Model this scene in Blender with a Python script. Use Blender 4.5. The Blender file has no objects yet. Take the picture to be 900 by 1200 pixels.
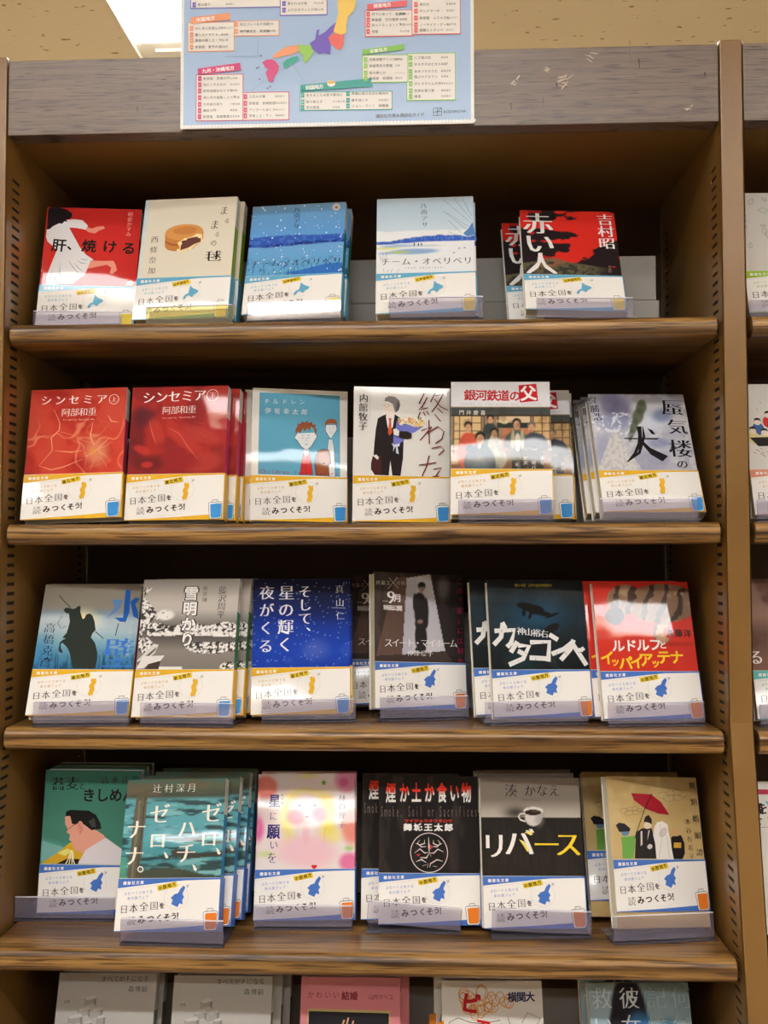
import bpy, math, random
import numpy as np
from mathutils import Matrix, Vector
D = bpy.data; COL = bpy.context.scene.collection; SC = bpy.context.scene
ZF = 1.40                                    # height of the fitted origin above the floor
R = math.radians
# ------------------------------------------------------------------ camera
def make_camera():
    cx, cd, cz, yaw, pit, rol, f = .4413, 1.0205, -.0178, .0446, .0409, .0018, 1178.4
    r = Vector((math.cos(yaw), math.sin(yaw), 0)); fw = Vector((-math.sin(yaw), math.cos(yaw), 0)); up = Vector((0, 0, 1))
    f2 = fw*math.cos(pit) + up*math.sin(pit); u2 = up*math.cos(pit) - fw*math.sin(pit)
    r3 = r*math.cos(rol) - u2*math.sin(rol); u3 = u2*math.cos(rol) + r*math.sin(rol)
    cam = D.cameras.new('camera'); cam.sensor_fit = 'HORIZONTAL'; cam.sensor_width = 36; cam.lens = f*36/900
    cam.clip_start = .05
    o = D.objects.new('camera', cam); COL.objects.link(o)
    m = Matrix((r3, u3, -f2)).transposed().to_4x4(); m.translation = Vector((cx, -cd, cz+ZF)); o.matrix_world = m
    SC.camera = o
make_camera()
# ------------------------------------------------------------------ world, exposure
W_ = D.worlds.new('world'); SC.world = W_; W_.use_nodes = True
W_.node_tree.nodes['Background'].inputs[0].default_value = (1, .93, .85, 1)
W_.node_tree.nodes['Background'].inputs[1].default_value = .0
SC.view_settings.view_transform = 'Standard'; SC.view_settings.look = 'None'
SC.view_settings.gamma = 1; SC.view_settings.use_curve_mapping = False
SC.view_settings.exposure = 0.0
LIGHT = 38.0                                   # radiance of a lamp diffuser
LAMP_COLOR = (.985, .985, .985)
# troffers: x0, x1, y0, y1  (front row gives the shadow line under each shelf)
TROFFERS = [(-.313, .30, .55, 1.61), (-.60, .50, -1.10, -1.01), (-2.3, -.80, -1.98, -1.82), (-.45, 1.05, -1.98, -1.82), (1.4, 2.9, -1.98, -1.82),
            (-1.1, .4, -3.34, -3.18), (.75, 2.25, -3.34, -3.18)]
SC.cycles.diffuse_bounces = 6; SC.cycles.max_bounces = 14; SC.cycles.transparent_max_bounces = 16
# ------------------------------------------------------------------ helpers
def s2l(c):
    c = np.asarray(c, float)/255.
    return np.where(c <= .04045, c/12.92, ((c+.055)/1.055)**2.4)
def lin(*c): return tuple(s2l(c))+(1,)
def tag(o, label=None, cat=None, group=None, kind=None):
    if label: o['label'] = label
    if cat: o['category'] = cat
    if group: o['group'] = group
    if kind: o['kind'] = kind
    return o
def link(name, me, parent=None, mat=None):
    o = D.objects.new(name, me); COL.objects.link(o)
    if parent: o.parent = parent
    if mat and me and len(me.materials) == 0: me.materials.append(mat)
    return o
def empty(name, loc=(0, 0, 0), rot=None):
    o = D.objects.new(name, None); COL.objects.link(o); o.empty_display_size = .02
    o.location = loc
    if rot is not None: o.rotation_euler = rot
    return o
def copy_tree(o, parent=None):
    c = o.copy(); COL.objects.link(c); c.parent = parent
    for ch in o.children: copy_tree(ch, c)
    return c
def mesh(name, v, f):
    m = D.meshes.new(name); m.from_pydata([tuple(map(float, p)) for p in v], [], f); m.update(); return m
def boxes(name, bs):
    v, f = [], []
    for (x0, x1, y0, y1, z0, z1) in bs:
        b = len(v)
        v += [(x0,y0,z0),(x1,y0,z0),(x1,y1,z0),(x0,y1,z0),(x0,y0,z1),(x1,y0,z1),(x1,y1,z1),(x0,y1,z1)]
        f += [tuple(b+i for i in q) for q in ((0,3,2,1),(4,5,6,7),(0,1,5,4),(1,2,6,5),(2,3,7,6),(3,0,4,7))]
    return mesh(name, v, f)
def bevel(o, w, seg=2):
    m = o.modifiers.new('bevel', 'BEVEL'); m.width = w; m.segments = seg; m.limit_method = 'ANGLE'; return o
def extrude_x(name, prof, x0, x1, smooth=False):
    n = len(prof); v = [(x0, y, z) for y, z in prof]+[(x1, y, z) for y, z in prof]
    f = [tuple(range(n))[::-1], tuple(range(n, 2*n))]+[(i, (i+1) % n, (i+1) % n+n, i+n) for i in range(n)]
    return mesh(name, v, f)
# ------------------------------------------------------------------ materials
def mat(name, color=(.5, .5, .5, 1), rough=.5, metal=0, coat=0, coat_r=.1, spec=.5, emit=None):
    m = D.materials.new(name); m.use_nodes = True; b = m.node_tree.nodes['Principled BSDF']
    b.inputs['Base Color'].default_value = color; b.inputs['Roughness'].default_value = rough
    b.inputs['Metallic'].default_value = metal; b.inputs['Coat Weight'].default_value = coat
    b.inputs['Coat Roughness'].default_value = coat_r; b.inputs['Specular IOR Level'].default_value = spec
    if emit: b.inputs['Emission Color'].default_value = emit[0]; b.inputs['Emission Strength'].default_value = emit[1]
    return m
def N(m, t, **kw):
    n = m.node_tree.nodes.new(t)
    for k, v in kw.items():
        if k.startswith('_'): setattr(n, k[1:], v)
        else: n.inputs[k.replace('__', ' ')].default_value = v
    return n
def L(m, a, ao, b, bi): m.node_tree.links.new(a.outputs[ao], b.inputs[bi])
def ramp(m, stops):
    n = m.node_tree.nodes.new('ShaderNodeValToRGB'); e = n.color_ramp.elements
    while len(e) < len(stops): e.new(.5)
    for i, (p, c) in enumerate(stops): e[i].position = p; e[i].color = c
    return n
def coords(m, scale, src='Object', loc=(0, 0, 0)):
    t = N(m, 'ShaderNodeTexCoord'); p = N(m, 'ShaderNodeMapping'); p.inputs['Scale'].default_value = scale; p.inputs['Location'].default_value = loc
    L(m, t, src, p, 'Vector'); return p
def bump(m, src, out, strength, dist=.001):
    b = N(m, 'ShaderNodeBump'); b.inputs['Strength'].default_value = strength; b.inputs['Distance'].default_value = dist
    L(m, src, out, b, 'Height'); L(m, b, 'Normal', m.node_tree.nodes['Principled BSDF'], 'Normal'); return b

def oak_material():
    m = mat('oak_shelf', rough=.38, coat=.35, coat_r=.18); bs = m.node_tree.nodes['Principled BSDF']
    p = coords(m, (2.2, 20, 20)); n1 = N(m, 'ShaderNodeTexNoise'); n1.inputs['Scale'].default_value = 1.4; n1.inputs['Detail'].default_value = 3
    L(m, p, 'Vector', n1, 'Vector')
    w = N(m, 'ShaderNodeTexWave', _bands_direction='Z'); w.inputs['Scale'].default_value = 1.0; w.inputs['Distortion'].default_value = 7
    w.inputs['Detail'].default_value = 3; w.inputs['Detail Scale'].default_value = .9; L(m, p, 'Vector', w, 'Vector')
    p2 = coords(m, (14, 420, 420)); n2 = N(m, 'ShaderNodeTexNoise'); n2.inputs['Scale'].default_value = 1; n2.inputs['Detail'].default_value = 2
    L(m, p2, 'Vector', n2, 'Vector')
    r = ramp(m, [(0, lin(112, 78, 38)), (.25, lin(140, 102, 52)), (.65, lin(162, 121, 64)), (1, lin(176, 134, 74))]); L(m, w, 'Fac', r, 'Fac')
    r2 = ramp(m, [(.38, lin(112, 90, 64)), (.5, (1, 1, 1, 1))]); L(m, n2, 'Fac', r2, 'Fac')
    mx = N(m, 'ShaderNodeMix', _data_type='RGBA', _blend_type='MULTIPLY'); mx.inputs[0].default_value = .85
    L(m, r, 'Color', mx, 6); L(m, r2, 'Color', mx, 7)
    mx2 = N(m, 'ShaderNodeMix', _data_type='RGBA', _blend_type='MULTIPLY'); mx2.inputs[0].default_value = .45
    r3 = ramp(m, [(.3, lin(120, 100, 85)), (.7, (1, 1, 1, 1))]); L(m, n1, 'Fac', r3, 'Fac')
    L(m, mx, 2, mx2, 6); L(m, r3, 'Color', mx2, 7); L(m, mx2, 2, bs, 'Base Color')
    bump(m, n2, 'Fac', .15, .0005); return m
def walnut_material():
    m = mat('walnut_laminate', rough=.36, coat=.2, coat_r=.28, spec=.7); bs = m.node_tree.nodes['Principled BSDF']
    p = coords(m, (7, 60, 260)); n = N(m, 'ShaderNodeTexNoise'); n.inputs['Scale'].default_value = 1.3; n.inputs['Detail'].default_value = 5; n.inputs['Distortion'].default_value = .6
    L(m, p, 'Vector', n, 'Vector')
    p2 = coords(m, (34, 60, 700)); n2 = N(m, 'ShaderNodeTexNoise'); n2.inputs['Scale'].default_value = 1; n2.inputs['Detail'].default_value = 1; L(m, p2, 'Vector', n2, 'Vector')
    r = ramp(m, [(.3, lin(94, 76, 64)), (.5, lin(112, 92, 78)), (.7, lin(124, 102, 88))]); L(m, n, 'Fac', r, 'Fac')
    r2 = ramp(m, [(.34, lin(110, 95, 85)), (.42, (1, 1, 1, 1))]); L(m, n2, 'Fac', r2, 'Fac')
    mx = N(m, 'ShaderNodeMix', _data_type='RGBA', _blend_type='MULTIPLY'); mx.inputs[0].default_value = .75
    L(m, r, 'Color', mx, 6); L(m, r2, 'Color', mx, 7); L(m, mx, 2, bs, 'Base Color'); bump(m, n2, 'Fac', .35, .0006); return m
def ceiling_material():
    m = mat('ceiling_board', rough=.9); bs = m.node_tree.nodes['Principled BSDF']
    p = coords(m, (34, 62, 1)); n = N(m, 'ShaderNodeTexNoise'); n.inputs['Scale'].default_value = 1; n.inputs['Detail'].default_value = 1.5; L(m, p, 'Vector', n, 'Vector')
    r = ramp(m, [(.26, lin(160, 130, 90)), (.31, lin(234, 214, 178))]); L(m, n, 'Fac', r, 'Fac'); L(m, r, 'Color', bs, 'Base Color'); bump(m, n, 'Fac', .3, .002); return m
def print_material(name='printed_paper', rough=.75, coat=.42, coat_r=.035, wav=.06):
    m = mat(name, rough=rough, coat=coat, coat_r=coat_r, spec=.15); bs = m.node_tree.nodes['Principled BSDF']
    a = N(m, 'ShaderNodeAttribute'); a.attribute_name = 'Col'; L(m, a, 'Color', bs, 'Base Color')
    p = coords(m, (15, 15, 15), 'Object'); n = N(m, 'ShaderNodeTexNoise'); n.inputs['Scale'].default_value = 1; n.inputs['Detail'].default_value = 1.5; L(m, p, 'Vector', n, 'Vector')
    b = N(m, 'ShaderNodeBump'); b.inputs['Strength'].default_value = wav*10; b.inputs['Distance'].default_value = .0009
    L(m, n, 'Fac', b, 'Height'); L(m, b, 'Normal', bs, 'Coat Normal'); return m
def steel_material():
    m = mat('bronze_painted_steel', rough=.3, spec=.55, coat=.25, coat_r=.2); bs = m.node_tree.nodes['Principled BSDF']
    p = coords(m, (7, 7, 5)); n = N(m, 'ShaderNodeTexNoise'); n.inputs['Scale'].default_value = 1; n.inputs['Detail'].default_value = 4; L(m, p, 'Vector', n, 'Vector')
    r = ramp(m, [(.3, lin(126, 92, 45)), (.7, lin(140, 104, 54))]); L(m, n, 'Fac', r, 'Fac'); L(m, r, 'Color', bs, 'Base Color')
    p2 = coords(m, (500, 500, 500)); n2 = N(m, 'ShaderNodeTexNoise'); n2.inputs['Scale'].default_value = 1; L(m, p2, 'Vector', n2, 'Vector'); bump(m, n2, 'Fac', .06, .0002); return m
def page_material():
    m = mat('page_edges', rough=.8); bs = m.node_tree.nodes['Principled BSDF']
    p = coords(m, (1, 5200, 1)); n = N(m, 'ShaderNodeTexNoise'); n.inputs['Scale'].default_value = 1; L(m, p, 'Vector', n, 'Vector')
    r = ramp(m, [(.3, lin(205, 198, 172)), (.7, lin(238, 233, 212))]); L(m, n, 'Fac', r, 'Fac'); L(m, r, 'Color', bs, 'Base Color'); return m
def acrylic(name, tint, fac=1.0):
    m = D.materials.new(name); m.use_nodes = True; nt = m.node_tree; nt.nodes.clear()
    out = nt.nodes.new('ShaderNodeOutputMaterial'); t = nt.nodes.new('ShaderNodeBsdfTransparent'); t.inputs[0].default_value = tint
    g = nt.nodes.new('ShaderNodeBsdfGlossy'); g.inputs['Roughness'].default_value = .04; g.inputs[0].default_value = (1, 1, 1, 1)
    d = nt.nodes.new('ShaderNodeBsdfDiffuse'); d.inputs[0].default_value = (.66, .62, .82, 1)
    fr = nt.nodes.new('ShaderNodeFresnel'); fr.inputs[0].default_value = 1.49
    mx = nt.nodes.new('ShaderNodeMixShader'); mx0 = nt.nodes.new('ShaderNodeMixShader'); mx0.inputs[0].default_value = .12*fac
    nt.links.new(t.outputs[0], mx0.inputs[1]); nt.links.new(d.outputs[0], mx0.inputs[2])
    nt.links.new(fr.outputs[0], mx.inputs[0]); nt.links.new(mx0.outputs[0], mx.inputs[1]); nt.links.new(g.outputs[0], mx.inputs[2])
    nt.links.new(mx.outputs[0], out.inputs[0]); return m
M = dict(oak=oak_material(), walnut=walnut_material(), ceiling=ceiling_material(), print=print_material(), band=print_material('band_paper', .75, .4, .04, .05),
         steel=steel_material(), page=page_material(), acrylic=acrylic('clear_acrylic', (.955, .945, .975, 1)), edge=mat('polished_acrylic_edge', lin(236, 234, 244), .15, coat=.5), yellow=acrylic('yellow_tinted_acrylic', (.97, .93, .6, 1)),  # yellow: the same acrylic with a yellow tint
         poster=print_material('poster_print', .6, .3, .15, .02),
         slot=mat('slot_painted_shade', lin(30, 22, 14), .8), bracket=mat('zinc_bracket', lin(190, 180, 160), .35, .7),  # slot floors coloured dark to stand for shade inside the hollow post
         backsteel=mat('back_panel_paint', lin(74, 50, 26), .5), grey=mat('grey_board', lin(186, 183, 176), .6),
         lamp=mat('lamp_diffuser', (1, 1, 1, 1), .6, emit=(LAMP_COLOR+(1,), LIGHT)), white=mat('white_enamel', lin(240, 232, 215), .5),
         wall=mat('wall_paint', lin(232, 222, 200), .9), floor=mat('floor_tile', lin(140, 130, 116), .4), opposite=mat('opposite_wall', lin(120, 100, 78), .9), scuff=mat('scuff', lin(206, 190, 172), .6), dark=mat('dark_gouge', lin(60, 44, 34), .7))
# ------------------------------------------------------------------ room
def plane_box(name, b, m, kind='structure'):
    o = link(name, boxes(name, [b]), None, m); o['kind'] = kind; return o
HC = 1.28                                    # ceiling above the fitted origin
RX0, RX1, RY0, RY1 = -2.6, 3.4, -4.2, 2.3
plane_box('floor', (RX0, RX1, RY0, RY1, -.05, 0), M['floor'])
plane_box('wall_back', (RX0, RX1, RY1, RY1+.1, 0, ZF+HC), M['wall'])
plane_box('wall_front', (RX0, RX1, RY0-.1, RY0, 0, ZF+HC), M['opposite'])
plane_box('wall_left', (RX0-.1, RX0, RY0, RY1, 0, ZF+HC), M['wall'])
plane_box('wall_right', (RX1, RX1+.1, RY0, RY1, 0, ZF+HC), M['wall'])
def build_ceiling():
    xs = sorted({RX0, RX1} | {t[i] for t in TROFFERS for i in (0, 1)}); ys = sorted({RY0, RY1} | {t[i] for t in TROFFERS for i in (2, 3)})
    bs = []
    for i in range(len(xs)-1):
        for j in range(len(ys)-1):
            cx, cy = (xs[i]+xs[i+1])/2, (ys[j]+ys[j+1])/2
            if any(t[0] < cx < t[1] and t[2] < cy < t[3] for t in TROFFERS): continue
            bs.append((xs[i], xs[i+1], ys[j], ys[j+1], ZF+HC, ZF+HC+.012))
    o = link('ceiling', boxes('ceiling', bs), None, M['ceiling']); o['kind'] = 'structure'
build_ceiling()
LN = ['recessed ceiling lamp above and behind the bookcase, seen left of the poster', 'ceiling lamp nearest in front of the shelves', 'ceiling lamp in front of the shelves, far left', 'ceiling lamp in front of the shelves, middle',
      'ceiling lamp in front of the shelves, right', 'rear ceiling lamp on the left, behind the viewer', 'rear ceiling lamp on the right, behind the viewer']
for k, (x0, x1, y0, y1) in enumerate(TROFFERS):
    t = empty('ceiling_light', ((x0+x1)/2, (y0+y1)/2, ZF+HC)); tag(t, LN[k], 'ceiling light', 'recessed ceiling lights')
    a, b = (x1-x0)/2, (y1-y0)/2; h = .07; e = .004
    link('housing', boxes('housing', [(-a, -a+e, -b, b, 0, h), (a-e, a, -b, b, 0, h), (-a+e, a-e, -b, -b+e, 0, h), (-a+e, a-e, b-e, b, 0, h), (-a, a, -b, b, h, h+e)]), t, M['white'])
    ye = b-.14 if k == 0 else b-.02
    link('diffuser', boxes('diffuser', [(-a+.01, a-.01, -b+.02, ye, .008, .014)]), t, M['lamp'])
    if k == 0:
        link('end_plate', boxes('end_plate', [(-a+.004, a-.004, ye, b-.004, .012, .018)]), t, M['white'])
        link('louver_slot', boxes('louver_slot', [(-a+.05, a-.05, ye+.04, ye+.07, .004, .0115)]), t, M['white'])
# ------------------------------------------------------------------ bookcases
PW, WI = .0243, .7385                       # post width, clear width
SH = [.2219, .0128, -.1961, -.4063, -.6154] # shelf tops (+ZF)
TOP, HB, DEP = .5015, .4213, .263           # header top, header bottom, depth
KNEE = -.187
def yf(z): return 0. if z > KNEE else -.154*(KNEE-z)
BOT = -ZF+.06
def upright(name, x0, x1, parent, slot_sides):
    """hollow steel upright: full-depth side with rows of slots on the sides given"""
    zs_bot = -.80
    prof = [(0, TOP+.004), (0, KNEE), (yf(zs_bot), zs_bot), (yf(zs_bot), -ZF), (DEP, -ZF), (DEP, TOP+.004)]
    ins = .0010
    o = link(name, extrude_x(name, [(y, z+ZF) for y, z in prof], x0+(ins if -1 in slot_sides else 0), x1-(ins if 1 in slot_sides else 0)), parent, M['steel'])
    bevel(o, .0012, 2)
    for s in slot_sides:
        X = x1 if s == 1 else x0; dx = -s*.0009
        v, f, mi = [], [], []
        def quad(pts, m_=0):
            b = len(v); v.extend(pts); f.append((b, b+1, b+2, b+3)); mi.append(m_)
        z = .385
        # top plain region
        quad([(X, .0012, TOP+.003), (X, DEP, TOP+.003), (X, DEP, z), (X, .0012, z)])
        while z > -.78:
            z1 = z-.01; ha, hb = z-.0030, z-.0067
            def ys(zz): return [yf(zz)+.0012, yf(zz)+.0155, yf(zz)+.0350, .228, .241, DEP]
            rows = [(z, ha), (ha, hb), (hb, z1)]
            for ri, (za, zb) in enumerate(rows):
                a, b = ys(za), ys(zb)
                for ci in range(5):
                    if ri == 1 and ci in (1, 3):
                        for (p, q) in (((a[ci], za), (a[ci+1], za)), ((b[ci], zb), (b[ci+1], zb)), ((a[ci], za), (b[ci], zb)), ((a[ci+1], za), (b[ci+1], zb))):
                            quad([(X, p[0], p[1]), (X, q[0], q[1]), (X+dx, q[0], q[1]), (X+dx, p[0], p[1])])
                        quad([(X+dx, a[ci], za), (X+dx, a[ci+1], za), (X+dx, b[ci+1], zb), (X+dx, b[ci], zb)], 1)
                    else: quad([(X, a[ci], za), (X, a[ci+1], za), (X, b[ci+1], zb), (X, b[ci], zb)])
            z = z1
        me = mesh('slotted_face', [(p[0], p[1], p[2]+ZF) for p in v], f); me.materials.append(M['steel']); me.materials.append(M['slot'])
        me.polygons.foreach_set('material_index', mi); link('slotted_face', me, o)
def shelf_profile(k):
    y0 = [.0005, .0005, -.0005, -.0335, yf(SH[4])][k]; z1 = SH[k]; z0 = z1-[.0212, .0212, .0225, .0225, .0225][k]; r = .0085
    p = [(DEP-.004, z1), (DEP-.004, z0)]
    for i in range(7): a = i/6*math.pi/2; p.append((y0+r-r*math.sin(a), z0+r-r*math.cos(a)))
    for i in range(7): a = i/6*math.pi/2; p.append((y0+r-r*math.cos(a), z1-r+r*math.sin(a)))
    return [(y, z+ZF) for y, z in p], y0, z0
def bookcase(x0, label, left_post):
    t = empty('bookcase', (0, 0, 0)); tag(t, label, 'bookcase', 'bookcases along the aisle')
    if left_post: upright('upright_post', x0-PW, x0, t, [1])
    upright('upright_post', x0+WI, x0+WI+PW, t, [-1, 1] if left_post else [-1])
    a, b = x0+.0004, x0+WI-.0004
    o = link('header_board', boxes('header_board', [(a, b, .001, .0225, HB+ZF, TOP+ZF)]), t, M['walnut']); bevel(o, .0008)
    if left_post:
        sc = []
        rnd = random.Random(4)
        for (cx, cz, n, s) in ((.582, .466, 9, .006), (.566, .478, 4, .004), (.533, .468, 4, .004), (.708, .437, 4, .003), (.612, .492, 4, .005), (.468, .455, 3, .004)):
            for i in range(n):
                px, pz = cx+rnd.uniform(-s, s), cz+rnd.uniform(-s, s); an = rnd.uniform(-.9, .9); l, w = rnd.uniform(.5, 1)*s, rnd.uniform(.0003, .0008)
                c_, s_ = math.cos(an), math.sin(an)
                sc.append([(px+c_*l-s_*w, .0008, pz+s_*l+c_*w+ZF), (px+c_*l*.6+s_*w, .0008, pz+s_*l*.6-c_*w+ZF), (px-c_*l+s_*w, .0008, pz-s_*l-c_*w+ZF), (px-c_*l*.5-s_*w, .0008, pz-s_*l*.5+c_*w+ZF)])
        v = [p for q in sc for p in q]; f = [(4*i, 4*i+1, 4*i+2, 4*i+3) for i in range(len(sc))]
        tag(link('scuff_marks', mesh('scuff_marks', v, f), o, M['scuff']), kind='stuff')
        dk = [(.649, .4955, .0004, .013), (.658, .483, .0010, .005), (.7245, .470, .0012, .0025), (.560, .444, .0006, .006), (.574, .4625, .0012, .003), (.5835, .4630, .0008, .005), (.527, .441, .0009, .004), (.138, .446, .0008, .004), (.144, .4485, .0005, .003), (.166, .478, .003, .0006)]
        v, f = [], []
        for (cx, cz, w, h) in dk:
            b_ = len(v); k = .0012
            v += [(cx-w+k, .0009, cz-h+ZF), (cx+w, .0009, cz-h*.8+ZF), (cx+w-k*.3, .0009, cz+h+ZF), (cx-w, .0009, cz+h*.9+ZF)]; f.append((b_, b_+1, b_+2, b_+3))
        tag(link('gouge_marks', mesh('gouge_marks', v, f), o, M['dark']), 'short dark gouges in the board', kind='stuff')
    link('top_panel', boxes('top_panel', [(a, b, .0225, DEP, HB+ZF, HB+.03+ZF)]), t, M['steel'])
    link('back_panel', boxes('back_panel', [(a, b, DEP-.002, DEP+.004, -ZF+.05, HB+ZF)]), t, M['backsteel'])
    link('plinth', boxes('plinth', [(a, b, yf(-.8)+.02, DEP-.01, 0, .08)]), t, M['steel'])
    gap = .0052
    for k in range(5):
        prof, y0, z0 = shelf_profile(k)
        me = extrude_x('shelf_board', prof, x0+gap, x0+WI-gap)
        for p in me.polygons: p.use_smooth = False
        o = bevel(link('shelf_board', me, t, M['oak']), .0010, 2)
        for xe, sgn in ((x0+.0005, 1), (x0+WI-.0005, -1)):
            for yb in (y0+.022, .215):
                xa, xb = sorted((xe, xe+sgn*.017)); v = .0013
                x1, x2 = sorted((xe, xe+sgn*v))
                link('shelf_bracket', boxes('shelf_bracket', [(xa, xb, yb, yb+.014, z0-v-.0002, z0-.0002), (x1, x2, yb, yb+.014, z0-.009, z0-v)]), t, M['bracket'])
    # lowest plain shelf near the floor
    link('shelf_board', boxes('shelf_board', [(x0+gap, x0+WI-gap, yf(-.8)+.004, DEP-.004, -.84+ZF, -.82+ZF)]), t, M['oak'])
    return t
bookcase(0., 'tall bronze steel bookcase with oak shelves and a dark walnut header board', True)
bookcase(WI+PW, 'neighbouring bronze bookcase cut off by the right edge of the photo', False)
# ------------------------------------------------------------------ grey display boxes behind the books
for k in range(5):
    z = SH[k]+ZF+.0003; nm = ['top', 'second', 'third', 'fourth', 'lowest visible'][k]
    for j in range(2):
        xr = (.055+.006*j, .7085-.003*j)
        o = link('display_box', boxes('display_box', [(xr[0], xr[1], .1445+.0015*j, .235, z+j*.0525, z+.052+j*.0525)]), None, M['grey']); bevel(o, .0012)
        tag(o, ['long pale grey riser box behind the books, on the %s shelf' % nm, 'upper pale grey riser box stacked behind the books of the %s shelf' % nm][j], 'box', 'grey riser boxes')
# ------------------------------------------------------------------ printing: glyphs and flat shapes in cover millimetres
_G = {}
def glyph(ch, off=0.):
    k = (ch, round(off, 4))
    if k not in _G:
        cu = D.curves.new('t', 'FONT'); cu.body = ch; cu.size = 1; cu.dimensions = '2D'; cu.fill_mode = 'FRONT'; cu.resolution_u = 2; cu.offset = off
        o = D.objects.new('t', cu); COL.objects.link(o)
        m = D.meshes.new_from_object(o.evaluated_get(bpy.context.evaluated_depsgraph_get()))
        D.objects.remove(o); D.curves.remove(cu)
        n = len(m.vertices); v = np.zeros(n*3); m.vertices.foreach_get('co', v); v = v.reshape(-1, 3)[:, :2]
        t = []
        for p in m.polygons:
            q = list(p.vertices)
            for i in range(1, len(q)-1): t.append((q[0], q[i], q[i+1]))
        D.meshes.remove(m)
        if n == 0: v = np.zeros((0, 2))
        elif ord(ch) < 256: v = v-np.array([(v[:, 0].min()+v[:, 0].max())/2, .35])
        else: v = v-np.array([.5, .38])
        _G[k] = (v, np.array(t, int).reshape(-1, 3))
    return _G[k]
STY = {'g': (0, [(0, 0)]), 'm': (-.018, [(-.02, 0), (.02, 0)]), 'M': (-.015, [(-.035, 0), (0, 0), (.035, 0)]), 'l': (-.02, [(0, 0)]), 't': (-.025, [(0, 0)]),
       'b': (.006, [(-.018, -.018), (.018, .018), (-.018, .018), (.018, -.018)]), 'B': (.008, [(-.035, -.03), (.035, .03), (-.035, .03), (.035, -.03)])}
def homography(src, dst):
    A, b = [], []
    for (x, y), (u, v) in zip(src, dst):
        A += [[x, y, 1, 0, 0, 0, -u*x, -u*y], [0, 0, 0, x, y, 1, -v*x, -v*y]]; b += [u, v]
    h = np.linalg.solve(np.array(A, float), np.array(b, float)); return np.append(h, 1).reshape(3, 3)
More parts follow.
